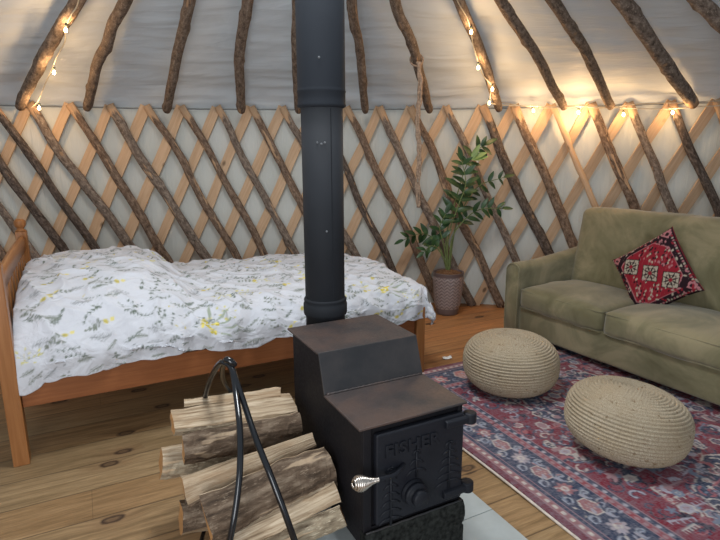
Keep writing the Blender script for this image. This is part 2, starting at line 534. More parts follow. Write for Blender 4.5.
for i, s0 in enumerate(Sl + sl_extra):
    # flat sawn lath leaning the other way, behind the round poles
    if s0 < wall_s(-60, H): continue
    pth = lat_path(s0 + random.uniform(-.01, .01), -1, .012, 14, .012, i + 50, z1=H - random.uniform(0, .012))
    wdt = random.uniform(.038, .047)
    V = []; T = []; L = 0
    for k, p in enumerate(pth):
        if k: L += (p - pth[k - 1]).length
        t = (pth[min(k + 1, 13)] - pth[max(k - 1, 0)]).normalized()
        nrm = Vector((0, -1, 0)); sd = t.cross(nrm).normalized(); nn = sd.cross(t).normalized()
        if nn.y > 0: nn = -nn
        wv = wdt * (1 + .12 * noise.noise(Vector((k * .6, i, 4))))
        for a, b in ((-1, 0), (1, 0), (1, 1), (-1, 1)):
            V.append(p + sd * wv * a + nn * .014 * b); T.append((a * .04, b * .014 + i, L))
    F = grid_faces(len(pth), 4, cv=True) + [(0, 1, 2, 3), tuple(len(V) - 4 + q for q in (3, 2, 1, 0))]
    o = mk('sawn_lath', V, F, M['lath'], lat, False, {'tc': T})
bark_pick = {5: ('bark_a', .043), 6: ('bark_b', .041), 7: ('bark_a', .044), 8: ('bark_b', .036), 20: ('lath', .028), 13: ('bark_c', .033), 4: ('bark_c', .038)}
for i, s0 in enumerate(Sl):
    seed = i * 1.37
    kind, rad = bark_pick.get(i, (('bark_a', 'bark_b', 'bark_a', 'bark_c', 'bark_b')[i % 5], random.uniform(.034, .041)))
    if kind != 'lath' and s0 > .8: rad *= 1.12
    pth = lat_path(s0, 1, .045, 34, .026 if kind != 'lath' else .008, seed, slope=SL * random.uniform(.985, 1.02) * (1.05 if s0 < -1.5 else 1))
    def rf(k, th, L, rad=rad, seed=seed):
        r = rad * (.86 + .2 * k / 33)
        r *= 1 + .16 * noise.noise(Vector((math.cos(th), math.sin(th) + seed, L * 6))) + .05 * noise.noise(Vector((math.cos(th) * 3, math.sin(th) * 3 + seed, L * 16)))
        for kn in range(3):
            c = .35 + kn * .55 + .2 * math.sin(seed * 7 + kn)
            r += .012 * math.exp(-((L - c) / .03) ** 2) * max(0, math.cos(th - seed * 5 - kn))
        return r
    V, F, T = tube_geo(pth, rf, 14, True, (0, -1, 0), .62)
    T = [(a, b + i * .7, c) for a, b, c in T]
    o = mk('bark_pole' if kind != 'lath' else 'sawn_pole', V, F, M[kind], lat, True, {'tc': T})

# ------------------------------------------------------------------ roof poles
roof = [(20, 78, 44), (87, 126, 103), (167, 190, 178), (242, 248, 240), (299, 298, 297), (366, 353, 361), (430, 397, 417), (500, 460, 483),
        (565, 503, 536), (612, 553, 588), (695, 622, 660), (800, 700, 750)]
rlabel = ['leftmost roof pole, wrapped with a fairy-light string', 'crooked roof pole with knobbly bends, second from the left',
          'nearly straight dark roof pole, third from the left', 'wavy roof pole above the bed, just left of the flue pipe',
          'roof pole mostly hidden behind the black flue pipe', 'roof pole directly to the right of the flue pipe',
          'bent roof pole from which the strip of raffia hangs', 'roof pole with fairy lights, above the potted plant',
          'smooth roof pole whose foot ends between the plant and the sofa', 'curved roof pole whose foot ends above the left end of the sofa back',
          'thick mottled bark roof pole above the sofa', 'short piece of roof pole cutting the top right corner']
def proj(p):
    z = p.z - CAM_H; d = p.y * math.cos(CP) - z * math.sin(CP); v = p.y * math.sin(CP) + z * math.cos(CP)
    return 360 + CF * p.x / d, 270 - CF * v / d
roof_paths = []
for i, (b0, b1, bm_) in enumerate(roof):
    s = wall_s(b0, 1.81, .12)
    x, y, nx, ny = wall(s)
    A = Vector((x + nx * .10, y + ny * .10, 1.80))
    B = APEX + (A - APEX).normalized() * .50; B.z = min(B.z, 3.12)
    t0 = (B - A).normalized(); side = t0.cross(Vector((0, 0, 1))).normalized()
    # sideways bends that are natural in the coppiced poles
    def at(q): return A.lerp(B, q)
    qs = [q / 60 for q in range(61)]
    # find parameters where the straight pole crosses the rows used for measuring
    def row(yy): return min(qs, key=lambda q: abs(proj(at(q))[1] - yy))
    q0, qm = row(2), row(55)
    def off(q, px):
        p = at(q); d = p.y * math.cos(CP) - (p.z - CAM_H) * math.sin(CP)
        return max(-.12, min(.12, (px - proj(p)[0]) * d / CF))
    o1, o2 = off(qm, bm_), off(q0, b1)
    pts = [A, at(qm) + Vector((o1, 0, 0)), at(q0) + Vector((o2, 0, 0)), at((q0 + 1) / 2) + Vector((o2 * .5, 0, 0)), B]
    pth = catmull(pts, 60)
    seed = i * 2.31
    amp = [.010, .026, .006, .020, .006, .008, .010, .008, .006, .012, .008, .006][i]
    pth = [p + side * amp * noise.noise(Vector((k * .13, seed, 0))) * min(1, k / 5) + Vector((0, 0, .012 * noise.noise(Vector((k * .2, seed, 5))))) for k, p in enumerate(pth)]
    rad = [.040, .036, .036, .037, .034, .033, .035, .034, .034, .035, .046, .042][i]
    def rf(k, th, L, rad=rad, seed=seed):
        r = rad * (1.0 + .1 * k / 59) * (1 + .09 * noise.noise(Vector((math.cos(th), math.sin(th) + seed, L * 7))) + .06 * noise.noise(Vector((math.cos(th) * 3, math.sin(th) * 3 + seed, L * 22))))
        if k == 0: r *= .8
        for kn in range(5):
            c = .15 + kn * .36 + .15 * math.sin(seed * 9 + kn * 2)
            r += .010 * math.exp(-((L - c) / .035) ** 2) * max(0, math.cos(th - seed * 3 - kn * 1.9))
        return r
    V, F, T = tube_geo([Vector(p) - A for p in pth], rf, 16)
    o = mk('roof_pole', V, F, M['bark_roof'] if i not in (10, 11) else M['bark_a'], None, True, {'tc': [(a, b + i, c) for a, b, c in T]})
    o.location = A
    tag(o, rlabel[i], 'roof pole', 'roof poles rising from the trellis head')
    roof_paths.append(pth)

# ------------------------------------------------------------------ fairy lights
def lamp(loc, w, r=.02, col=(1, .62, .30)):
    l = bpy.data.lights.new('bulb_light', 'POINT'); l.energy = w; l.color = col; l.shadow_soft_size = r
    o = bpy.data.objects.new('bulb_light', l); o.location = loc; COL.objects.link(o); return o
def bulb(parent, loc, org, w=1.1):
    d = Vector((0, -.3, -1)).normalized()
    l = Vector(loc) - org
    q = Vector((0, 0, -1)).rotation_difference(d).to_matrix().to_4x4()
    mb = MB().lathe([(0, 0), (.008, -.001), (.0085, -.022), (0, -.024)], 10, Matrix.Translation(l) @ q)
    s = mb.build('socket', M['socket'], parent, True)
    mb = MB().lathe([(.003, -.022), (.006, -.027), (.010, -.035), (.0105, -.043), (.007, -.051), (0, -.054)], 12, Matrix.Translation(l) @ q)
    mb.build('bulb', M['bulb'], parent, True)
    lp = lamp(Vector(loc) + d * .045 + Vector((0, -.025, -.01)), w * 1.45)
def on_ray(px, py, y):
    r = pix_ray(px, py); return Vector((r.x * y / r.y, y, CAM_H + r.z * y / r.y))
def place_on_pole(idx, py, front=.05):
    """point just in front of (below) pole idx at the picture row py"""
    p = min(roof_paths[idx], key=lambda p: abs(proj(p)[1] - py)); return p
org = on_ray(40, 108, 4.4)
fl1 = tag(empty('fairy_lights', org), 'short fairy-light string wound down the leftmost roof pole', 'fairy lights')
bl = [(67, 27), (55, 70), (40, 106)]
pts = []
for px, py in [(84, -30), (79, 2), (72, 14), (66, 28), (66, 40), (58, 55), (53, 68), (47, 80), (43, 90), (38, 101), (32, 106)]:
    p = place_on_pole(0, py); pts.append(on_ray(px, py, p.y - .055) - org)
MB().tube(catmull(pts, 70), .0042, 6).build('cable', M['cable'], fl1, True)
for px, py in bl:
    p = place_on_pole(0, py - 4); bulb(fl1, on_ray(px, py - 4, p.y - .065), org, 1.5)
org = on_ray(500, 104, 4.75)
fl2 = tag(empty('fairy_lights', org), 'long fairy-light string running down a roof pole and along the trellis head over the sofa', 'fairy lights')
pts = []
for px, py in [(450, -30), (458, 0), (467, 16), (471, 28), (474, 45), (479, 62), (484, 76), (492, 86), (491, 97), (493, 104)]:
    p = place_on_pole(7, py); pts.append(on_ray(px, py, p.y - .055) - org)
for px, py in [(510, 106), (535, 107), (560, 108), (580, 107.5), (605, 108), (625, 109), (650, 110), (673, 110), (700, 108), (722, 107), (750, 104)]:
    x, y, nx, ny = wall(wall_s(px, H - .03, .10)); pts.append(on_ray(px, py, y + ny * .12) - org)
MB().tube(catmull(pts, 160), .0042, 6).build('cable', M['cable'], fl2, True)
pts2 = []
for px, py in [(493, 104), (520, 109), (548, 112), (575, 109), (600, 112), (640, 108), (680, 107), (725, 105)]:
    x, y, nx, ny = wall(wall_s(px, H - .03, .10)); pts2.append(on_ray(px, py - 3, y + ny * .10) - org)
MB().tube(catmull(pts2, 90), .003, 6).build('cable', M['cable'], fl2, True)
for px, py, w in [(472, 31, 1.2), (479, 67, 1.2), (493, 89, 1.0), (490, 103, .8)]:
    p = place_on_pole(7, py - 4); bulb(fl2, on_ray(px, py - 4, p.y - .065), org, w)
for px, py, w in [(534, 111, 1.1), (579, 113, 2.2), (624, 115, 1.1), (673, 113, 1.0)]:
    x, y, nx, ny = wall(wall_s(px, H - .03, .10)); bulb(fl2, on_ray(px, py - 4, y + ny * .11), org, w)

# raffia strip hanging from the bent roof pole
org = place_on_pole(6, 60).copy()
mb = MB()
for k in range(4):
    pts = []
    for j, (px, py) in enumerate([(419, 62), (421, 80), (420, 100), (418, 125), (420, 150), (419, 170), (418, 190), (419, 208)]):
        p = on_ray(px + 1.6 * math.sin(k * 1.7 + j * 1.3), py, 4.30 + .05 * j / 7 + (0 if j else .02)) - org
        pts.append(p)
    if k == 3: pts = pts[:6]
    mb.tube(catmull(pts, 50), lambda q, th, L: .008 * (1 + .5 * math.sin(L * 60 + k)), 6)
# loop round the pole
lp = [org - org + Vector((.048 * math.cos(a), .02 * math.sin(a), .048 * math.sin(a))) for a in [2 * math.pi * q / 16 for q in range(17)]]
mb.tube(lp, .008, 6)
o = mb.build('hanging_raffia', M['rope'], None, True); o.location = org
tag(o, 'twisted strip of brown raffia hanging from a roof pole', 'raffia strip')

# ------------------------------------------------------------------ bed
BA = .4765
BED = Vector((-1.62, 2.33, 0))
bed = tag(empty('pine_bed', BED, BA), 'varnished pine double bed frame standing against the trellis', 'bed')
BL, BW = 2.25, 1.42
def post(x, y, h, r=.034, finial=True, name='head_post'):
    mb = MB(); mb.box(x - r, x + r, y - r, y + r, 0, h - (.085 if finial else 0))
    if finial:
        mb.lathe([(0, h - .085), (r * .95, h - .085), (r * 1.0, h - .078), (r * .62, h - .07), (r * .62, h - .062), (r * .9, h - .052), (r * 1.08, h - .035), (r * 1.0, h - .014), (r * .6, h - .003), (0, h)], 20, Matrix.Translation((x, y, 0)))
    return mb.build(name, M['pine'], bed, bevel=.006)
post(0, 0, 1.05); post(0, BW, 1.02)
post(BL, 0, .47, .032, False, 'foot_post'); post(BL, BW, .47, .032, False, 'foot_post')
# headboard: curved top rail, lower rail, slats
n = 20
V = []; T = []
for k in range(n):
    y = .035 + (BW - .07) * k / (n - 1); zc = .86 + .010 * math.sin(math.pi * k / (n - 1))
    for a, b in ((-.016, -.045), (.016, -.045), (.020, .03), (.012, .045), (-.012, .045), (-.020, .03)):
        V.append((a, y, zc + b)); T.append((a, zc + b, y))
mk('top_rail', V, grid_faces(n, 6, cv=True) + [tuple(range(6)), tuple(range(len(V) - 6, len(V)))[::-1]], M['pine'], bed, True, {'tc': T})
MB().box(-.014, .014, .035, BW - .035, .34, .44).build('lower_rail', M['pine'], bed, bevel=.004)
for k in range(9):
    y = .13 + k * (BW - .26) / 8
    MB().box(-.010, .010, y - .040, y + .040, .44, .825).build('headboard_slat', M['pine'], bed, bevel=.004)
for y, nm in ((0, 'side_rail'), (BW, 'side_rail')):
    m_ = MB(); V, F = [], []
    m_.box(-.012, .012, -.07, .07, 0, BL - .07, Matrix.Translation((.035, y, .35)) @ Matrix(((0, 0, 1, 0), (1, 0, 0, 0), (0, 1, 0, 0), (0, 0, 0, 1))))
    m_.build(nm, M['pine_red'], bed, bevel=.004)
MB().box(BL - .014, BL + .014, .034, BW - .034, .27, .46).build('foot_rail', M['pine'], bed, bevel=.004)
mat_o = empty('mattress', BED + Vector((0, 0, .30)), BA)
bpy.data.objects.remove(mat_o)
M['ticking'] = simple('mattress_ticking', (.75, .74, .72), .9, .1)
for k in range(6):
    x = .15 + k * .38
    MB().box(x, x + .08, .014, BW - .014, .33, .35).build('bed_slat', M['pine_red'], bed)
o = MB().box(.06, BL - .05, .03, BW - .03, 0, .20).build('mattress', M['ticking'], None, bevel=.05, seg=4)
o.location = BED + Vector((0, 0, .352)); o.rotation_euler = (0, 0, BA)
tag(o, 'off-white mattress lying in the pine bed frame beneath the floral duvet', 'mattress')

# ---- pattern painting (flat dyes only)
class Cv:
    def __init__(s, w, h, res, bg):
        s.res = res; s.W = int(w / res) + 1; s.H = int(h / res) + 1
        s.a = np.ones((s.W, s.H, 3), dtype=np.float32) * np.array(bg, dtype=np.float32)
    def win(s, x0, x1, y0, y1):
        i0 = max(0, int(x0 / s.res) - 1); i1 = min(s.W, int(x1 / s.res) + 2); j0 = max(0, int(y0 / s.res) - 1); j1 = min(s.H, int(y1 / s.res) + 2)
        if i1 <= i0 or j1 <= j0: return None
        X, Y = np.meshgrid(np.arange(i0, i1) * s.res, np.arange(j0, j1) * s.res, indexing='ij')
        return slice(i0, i1), slice(j0, j1), X, Y
    def put(s, w, m, c, al=1.0):
        m = np.clip(m, 0, 1)[..., None] * al
        s.a[w[0], w[1]] = s.a[w[0], w[1]] * (1 - m) + np.array(c, dtype=np.float32) * m
    def ell(s, x, y, a, b, th, c, al=1.0, hollow=0):
        r = max(a, b); w = s.win(x - r, x + r, y - r, y + r)
        if w is None: return
        dx, dy = w[2] - x, w[3] - y
        u = (dx * math.cos(th) + dy * math.sin(th)) / a; v = (-dx * math.sin(th) + dy * math.cos(th)) / b
        d = np.sqrt(u * u + v * v); m = (1 - d) * min(a, b) / s.res + .5
        if hollow: m = np.minimum(m, (d - 1 + hollow) * min(a, b) / s.res + .5)
        s.put(w, m, c, al)
    def leaf(s, x, y, L, wd, th, c, al=1.0):
        w = s.win(x - L, x + L, y - L, y + L)
        if w is None: return
        dx, dy = w[2] - x, w[3] - y
        u = (dx * math.cos(th) + dy * math.sin(th)) / L; v = (-dx * math.sin(th) + dy * math.cos(th))
        hw = wd * np.sin(np.pi * np.clip(u, 0, 1)) ** .8
        s.put(w, (hw - np.abs(v)) / s.res + .3, c, al * 1.0)
    def line(s, x0, y0, x1, y1, wd, c, al=1.0):
        w = s.win(min(x0, x1) - wd, max(x0, x1) + wd, min(y0, y1) - wd, max(y0, y1) + wd)
        if w is None: return
        dx, dy = x1 - x0, y1 - y0; L2 = dx * dx + dy * dy + 1e-12
        t = np.clip(((w[2] - x0) * dx + (w[3] - y0) * dy) / L2, 0, 1)
        d = np.hypot(w[2] - x0 - t * dx, w[3] - y0 - t * dy)
        s.put(w, (wd / 2 - d) / s.res + .5, c, al)
    def pl(s, pts, wd, c, al=1.0, closed=False):
        if closed: pts = list(pts) + [pts[0]]
        for p, q in zip(pts[:-1], pts[1:]): s.line(*p, *q, wd, c, al)
    def poly(s, pts, c, al=1.0):
        xs = [p[0] for p in pts]; ys = [p[1] for p in pts]
        w = s.win(min(xs), max(xs), min(ys), max(ys))
        if w is None: return
        ins = np.zeros(w[2].shape, bool)
        n = len(pts)
        for i in range(n):
            x0, y0 = pts[i]; x1, y1 = pts[(i + 1) % n]
            if y0 == y1: continue
            cond = (y0 > w[3]) != (y1 > w[3])
            ins ^= cond & (w[2] < (x1 - x0) * (w[3] - y0) / (y1 - y0) + x0)
        s.put(w, ins.astype(np.float32), c, al)
    def sample(s, X, Y):
        i = np.clip((X / s.res).round().astype(int), 0, s.W - 1); j = np.clip((Y / s.res).round().astype(int), 0, s.H - 1)
        c = s.a[i, j]; return np.concatenate([c, np.ones((*c.shape[:-1], 1), np.float32)], -1)

# ---- duvet
P0, P1, Q0, Q1 = .032, 2.62, -.34, 1.52
cv = Cv(P1 - P0, Q1 - Q0, .0045, (.60, .605, .64))
G1, G2, G3, YL = (.12, .15, .115), (.20, .22, .18), (.25, .26, .26), (.55, .45, .06)
rd = random.Random(11)
def sprig(x, y, th, L, c, leafL=.026, wd=.0055, nl=7, curve=.5):
    px, py = x, y
    for k in range(nl):
        th2 = th + curve * (k / nl - .3)
        nx_, ny_ = px + L / nl * math.cos(th2), py + L / nl * math.sin(th2)
        cv.line(px, py, nx_, ny_, .0035, c, .8)
        f = leafL * (1.1 - .6 * k / nl)
        cv.leaf(nx_, ny_, f, wd, th2 + .75, c); cv.leaf(nx_, ny_, f, wd, th2 - .75, c)
        px, py = nx_, ny_
    cv.leaf(px, py, leafL * .8, wd, th2, c)
def bigflower(x, y, th):
    for k in range(5):
        a = th + (-1.0, -.4, .15, .6, 1.2)[k]; cv.leaf(x + .05 * math.cos(a), y + .05 * math.sin(a), rd.uniform(.09, .15), .009, a, (.33, .37, .29))
    for k in range(26):
        a = rd.uniform(0, 6.28); r = rd.uniform(0, .045)
        cv.leaf(x + r * math.cos(a), y + r * math.sin(a), .024, .008, rd.uniform(0, 6.28), YL if k % 3 else (.85, .72, .18))
def fern(x, y, th, L, c):
    for k in range(9):
        q = k / 9; px, py = x + L * q * math.cos(th), y + L * q * math.sin(th)
        l_ = L * .26 * math.sin(math.pi * min(1, q + .12))
        for sg in (1, -1):
            a = th + sg * 1.05
            cv.line(px, py, px + l_ * math.cos(a), py + l_ * math.sin(a), .0035, c, .75)
    cv.line(x, y, x + L * math.cos(th), y + L * math.sin(th), .004, c)
def dots(x, y, c, n=12, r=.06):
    for k in range(n):
        a = rd.uniform(0, 6.28); q = r * math.sqrt(rd.random())
        cv.line(x, y, x + q * math.cos(a), y + q * math.sin(a), .002, G2, .4)
        cv.ell(x + q * math.cos(a), y + q * math.sin(a), .0065, .005, a, c)
cells = []
for i in range(29):
    for j in range(20):
        x = (i + .5 + rd.uniform(-.45, .45)) * .092; y = (j + .5 + rd.uniform(-.45, .45)) * .093
        th = rd.uniform(-.6, .9) + (math.pi if rd.random() < .4 else 0)
        k = rd.random()
        if k < .34: sprig(x, y, th, rd.uniform(.06, .13), rd.choice([G1, G2, G3]), rd.uniform(.012, .022), rd.uniform(.0028, .0045), rd.choice([5, 6, 8]), rd.uniform(-1, 1))
        elif k < .56: fern(x, y, th, rd.uniform(.06, .10), rd.choice([G2, G3]))
        elif k < .70: dots(x, y, rd.choice([G2, G1, (.60, .55, .18)]), 14, .06)
        elif k < .86:
            for q in range(4):
                a = rd.uniform(0, 6.28); cv.leaf(x, y, .026, .005, a, rd.choice([G1, G2]))
        else:
            cv.ell(x, y, .014, .012, 0, YL, .9); cv.ell(x + .03, y + .012, .011, .010, 0, (.72, .62, .2), .9); sprig(x, y, th, .09, G2, .02, .005, 4)
for i in range(230):
    x, y = rd.uniform(0, 2.72), rd.uniform(0, 1.86)
    cv.leaf(x, y, rd.uniform(.012, .03), rd.uniform(.003, .006), rd.uniform(0, 6.28), rd.choice([G1, G2, G3, YL, G3]), .9)
# large yellow blooms near the hanging edge and further in
for (a, b, th) in [(.92, -.13, .3), (2.02, .02, .2)]:
    bigflower(a - P0, b - Q0, th)
step = .0062
nu, nv = int((P1 - P0) / step), int((Q1 - Q0) / step)
pp = np.linspace(P0, P1, nu); qq = np.linspace(Q0, Q1, nv)
RD = .055
def fall(t, Rr=RD):
    if t <= 0: return t, 0.0
    if t < Rr * math.pi / 2: return Rr * math.sin(t / Rr), Rr * (1 - math.cos(t / Rr))
    return Rr, Rr + t - Rr * math.pi / 2
EA, EB = 2.24, .12
RN = .14          # where the cloth starts rolling over: foot, near side
N3 = noise.noise
V = np.zeros((nu, nv, 3))
for i, p in enumerate(pp):
    # hem length on the near side: longest at the head corner
    hem = .280 + .050 * math.exp(-((p - .03) / .09) ** 2) + .010 * math.sin(p * 7) + .006 * math.sin(p * 19)
    fx, fz = fall(p - EA)
    bx, bz = 0, 0
    for j, q in enumerate(qq):
        if q < EB: qs_ = EB + (q - EB) * hem / (EB - Q0)
        else: qs_ = q
        gy, gz = fall(EB - qs_, RN)
        x = EA + fx if p > EA else p
        y = EB - gy if qs_ < EB else q
        hemf = .62 + .38 * math.exp(-((q - .0) / .5) ** 2)          # foot hang, longest at the near corner
        dz = math.hypot(min(fz, RD) if False else fz * .55 * hemf, gz) + bz * .35
        back = max(0, (q - 1.38)) * 1.3
        # top: puffed over the sleeping area, raised over the pillows
        u = (p - .42) / .43
        hump = .150 * math.exp(-abs(u) ** (5 if u > 0 else 11)) * (lambda t_: t_ * t_ * (3 - 2 * t_))(min(1, max(0, (q + .20) / .62)))
        z = .600 + .045 * math.sin(math.pi * min(1, max(0, (q + .1) / 1.6))) + hump + .012 * math.sin(p * 2.2)
        wr = .016 * N3(Vector((p * 3.2, q * 2.4, 1))) + .014 * N3(Vector((p * 9 + q * 3, q * 5, 4))) + .0055 * N3(Vector((p * 16, q * 22, 6)))
        rid = (1 - abs(N3(Vector((p * 5 + q * 4, q * 3.2 - p * 2, 12))))) ** 8
        wr += .020 * rid
        if .62 < p < 1.15: wr += .010 * math.sin((p * 1.2 - q * .5) * 24) * math.exp(-((p - .86) / .14) ** 2)
        if q < EB:
            w_ = min(1, (EB - q) / .2)
            y += w_ * (.010 * math.sin(p * 17 + 3 * N3(Vector((p * 3, 0, 2)))) + .016 * N3(Vector((p * 15, q * 3, 8)))) * (.3 + w_) - .015 * w_
        if p > EA:
            w_ = min(1, (p - EA) / .15)
            x += w_ * (.016 * math.sin(q * 21 + 1) + .012 * N3(Vector((q * 9, p * 2, 8)))) + .03 * w_
        V[i, j] = (x, y, z + wr - dz - back * .5)
V = V.reshape(-1, 3)
PP, QQ = np.meshgrid(pp, qq, indexing='ij')
colr = cv.sample(PP - P0, QQ - Q0).reshape(-1, 4)
# foot-side trim: keep the hang short
o = mk('duvet', V, grid_faces(nu, nv), M['duvet'], None, True, {'col': colr})
o.location = BED; o.rotation_euler = (0, 0, BA)
sm = o.modifiers.new('solid', 'SOLIDIFY'); sm.thickness = .012; sm.offset = -1
tag(o, 'white duvet with grey-green sprigs and yellow flowers spread over the pine bed', 'duvet')

# ------------------------------------------------------------------ wood stove
SR = .4753
SO = Vector((-.3056, 2.1509, 0))
stove = tag(empty('wood_stove', SO, SR), 'black step-topped iron wood stove standing on a pale hearth', 'stove')
SW, D1, D2, D3, ZT, ZL = .4291, .3285, .3795, .6595, .7303, .5859
inn = .016
# body shell
prof = [(-.02, .13), (-.02, ZT - .008), (-D1 + .0, ZT - .008), (-D2 - .0, ZL - .008), (-D3 + .018, ZL - .008), (-D3 + .018, .13)]
b = MB().prism(prof, inn, SW - inn).build('body', M['stove'], stove, bevel=.004)
pt = .009
MB().prism([(0, ZT - pt), (0, ZT), (-D1, ZT), (-D1 + .004, ZT - pt)], 0, SW).build('upper_top_plate', M['stove_top'], stove, bevel=.003)
MB().prism([(-D1 + .004, ZT - pt), (-D1, ZT), (-D2, ZL), (-D2 + .01, ZL - pt)], .002, SW - .002).build('step_plate', M['stove_riser'], stove, bevel=.002)
MB().prism([(-D2 + .01, ZL - pt), (-D2, ZL), (-D3, ZL), (-D3, ZL - pt)], 0, SW).build('lower_top_plate', M['stove_top'], stove, bevel=.003)
# weld bead in the step corner
MB().tube([(x / 40 * (SW - .02) + .01, -D2 - .002, ZL + .002 + .0012 * math.sin(x * 2.6)) for x in range(41)], .0045, 8).build('weld_bead', M['stove_top'], stove, True)
# front frame stiles
yf = -D3 + .018
fr = MB()
fr.box(inn, inn + .032, yf - .012, yf, .19, ZL - .010); fr.box(SW - inn - .018, SW - inn, yf - .012, yf, .19, ZL - .010)
fr.box(inn, SW - inn, yf - .010, yf, .19, .21)
fr.build('front_frame', M['stove'], stove, bevel=.003)
# door
dx0, dx1, dz0, dz1 = inn + .040, SW - inn - .004, .222, .555
DY = yf - .030
door = MB().box(dx0, dx1, DY, yf - .004, dz0, dz1).build('door', M['castiron'], stove, bevel=.007, seg=3)
# raised panel border and fir tree relief
for k, (cx, w, z0, z1, nb) in enumerate([(dx0 + .055, .046, .232, .420, 7), (dx1 - .060, .058, .300, .450, 6), (dx0 + .155, .040, .385, .455, 3)]):
    rel = MB()
    for q in range(nb):
        f = q / max(1, nb - 1); z = z0 + (z1 - z0) * f; ww = w * (1 - .62 * f)
        for sg in (-1, 1):
            rel.tube([(cx, DY - .001, z + .010), (cx + sg * ww * .5, DY - .0005, z + .006), (cx + sg * ww, DY + .0005, z - .008)], .0036, 6)
    rel.box(cx - .004, cx + .004, DY - .004, DY + .001, z0 - .022, z1 + .004)
    rel.build('relief_tree', M['castiron'], door, True)
fc = bpy.data.curves.new('lettering', 'FONT'); fc.body = 'FISHER'; fc.size = .066; fc.extrude = .004; fc.bevel_depth = .0012; fc.offset = .0006
fc.space_character = 1.12
fo = bpy.data.objects.new('tmp_text', fc); COL.objects.link(fo)
bpy.context.view_layer.update()
me = bpy.data.meshes.new_from_object(fo.evaluated_get(bpy.context.evaluated_depsgraph_get()))
bpy.data.objects.remove(fo)
me.name = 'lettering'; me.materials.clear(); me.materials.append(M['castiron'])
lt = bpy.data.objects.new('lettering', me); COL.objects.link(lt); lt.parent = door
xs = [v.co.x for v in me.vertices]; wtxt = max(xs) - min(xs)
lt.scale = (.215 / wtxt, .92, 1)
lt.rotation_euler = (math.pi / 2, 0, 0); lt.location = (dx0 + .030, DY - .001, .470)
tag(lt, 'raised cast lettering across the top of the door')
# draught knob
kx, kz = dx0 + .142, .312
Mk = Matrix.Translation((kx, DY, kz)) @ Matrix.Rotation(math.pi / 2, 4, 'X')
kb = MB().lathe([(0, 0), (.046, 0), (.047, .006), (.040, .010), (.040, .016), (.043, .020), (.043, .026), (.038, .030), (.015, .032), (.015, .038), (0, .038)], 36, Mk)
kb.build('air_control_disc', M['castiron'], door, True)
MB().lathe([(0, .036), (.027, .036), (.031, .040), (.031, .056), (.028, .060), (0, .061)], 32, Mk).build('air_control_knob', M['castiron'], door, True)
# latch handle with nickel coil grip
hx, hz = dx0 + .042, .416
hp = [(hx + .06, DY - .002, hz + .010), (hx + .04, DY - .016, hz + .008), (hx + .01, DY - .030, hz + .004), (hx - .02, DY - .034, hz + .006), (hx - .10, DY - .040, hz + .016)]
hd = MB().tube(catmull(hp, 24), .0075, 10).build('latch_lever', M['castiron'], door, True)
MB().box(hx - .01, hx + .05, DY - .016, DY + .002, hz - .004, hz + .006).build('latch_lug', M['castiron'], door, bevel=.003)
g0, g1 = Vector((hx - .055, DY - .038, hz + .010)), Vector((hx - .148, DY - .044, hz + .024))
coil = []
turns = 15
for k in range(turns * 16 + 1):
    f = k / (turns * 16); r = .004 + .019 * max(0, math.sin(math.pi * (.02 + .95 * f) ** 2.3)) ** .9
    a = 2 * math.pi * turns * f
    c = g0.lerp(g1, f); coil.append(c + Vector((0, r * math.cos(a), r * math.sin(a))))
MB().tube(coil, .0042, 7).build('coil_grip', M['nickel'], hd, True)
# hinges
for z in (dz1 - .026, dz0 + .035):
    hb = MB()
    hb.prism([(DY - .014, z - .013), (DY - .014, z + .010), (DY + .004, z + .016), (DY + .004, z - .016)], dx1 - .085, dx1 + .02)
    hb.lathe([(0, -.02), (.022, -.02), (.024, -.015), (.024, .015), (.022, .02), (0, .02)], 20, Matrix.Translation((dx1 + .026, DY + .004, z)))
    hb.build('hinge', M['castiron'], stove, bevel=.004)
# rough black apron under the door, bulging a little towards its foot
ap = []
na_, nb_ = 60, 26
for i in range(na_):
    x = inn - .002 + (SW - 2 * inn + .010) * i / (na_ - 1)
    for j in range(nb_):
        f = j / (nb_ - 1); z = .200 - .175 * f
        bul = .010 * math.sin(math.pi * min(1, f * 1.6 + .05)) ** .7 if f < .6 else .007
        xx = x + (i / (na_ - 1)) ** 8 * bul * .8
        ap.append((xx, yf - .020 - bul + .0022 * N3(Vector((x * 35, z * 35, 2))) + .0016 * N3(Vector((x * 120, z * 120, 5))), z))
nfr = len(ap)
apf = grid_faces(na_, nb_)
for j in (0, 1): pass
for i in range(na_):
    ap.append((ap[i * nb_][0], yf + .01, .200))
for i in range(na_ - 1): apf.append((i * nb_, (i + 1) * nb_, nfr + i + 1, nfr + i))
n2_ = len(ap)
for j in range(nb_): ap.append((ap[(na_ - 1) * nb_ + j][0], yf + .01, ap[(na_ - 1) * nb_ + j][2]))
for j in range(nb_ - 1): apf.append(((na_ - 1) * nb_ + j, (na_ - 1) * nb_ + j + 1, n2_ + j + 1, n2_ + j))
n3_ = len(ap)
for j in range(nb_): ap.append((ap[j][0], yf + .01, ap[j][2]))
for j in range(nb_ - 1): apf.append((j, n3_ + j, n3_ + j + 1, j + 1))
mk('front_apron', ap, apf, M['ash'], stove)
MB().tube([(inn + .004 + (SW - 2 * inn) * k / 20, yf - .024, .203 + .001 * math.sin(k * 2)) for k in range(21)], .0035, 6).build('apron_edge', M['stove_riser'], stove, True)
for x in (inn + .02, SW - inn - .08):
    for y in (-.10, -D3 + .07):
        MB().box(x, x + .06, y - .05, y, .02, .14).build('leg', M['stove'], stove, bevel=.006)
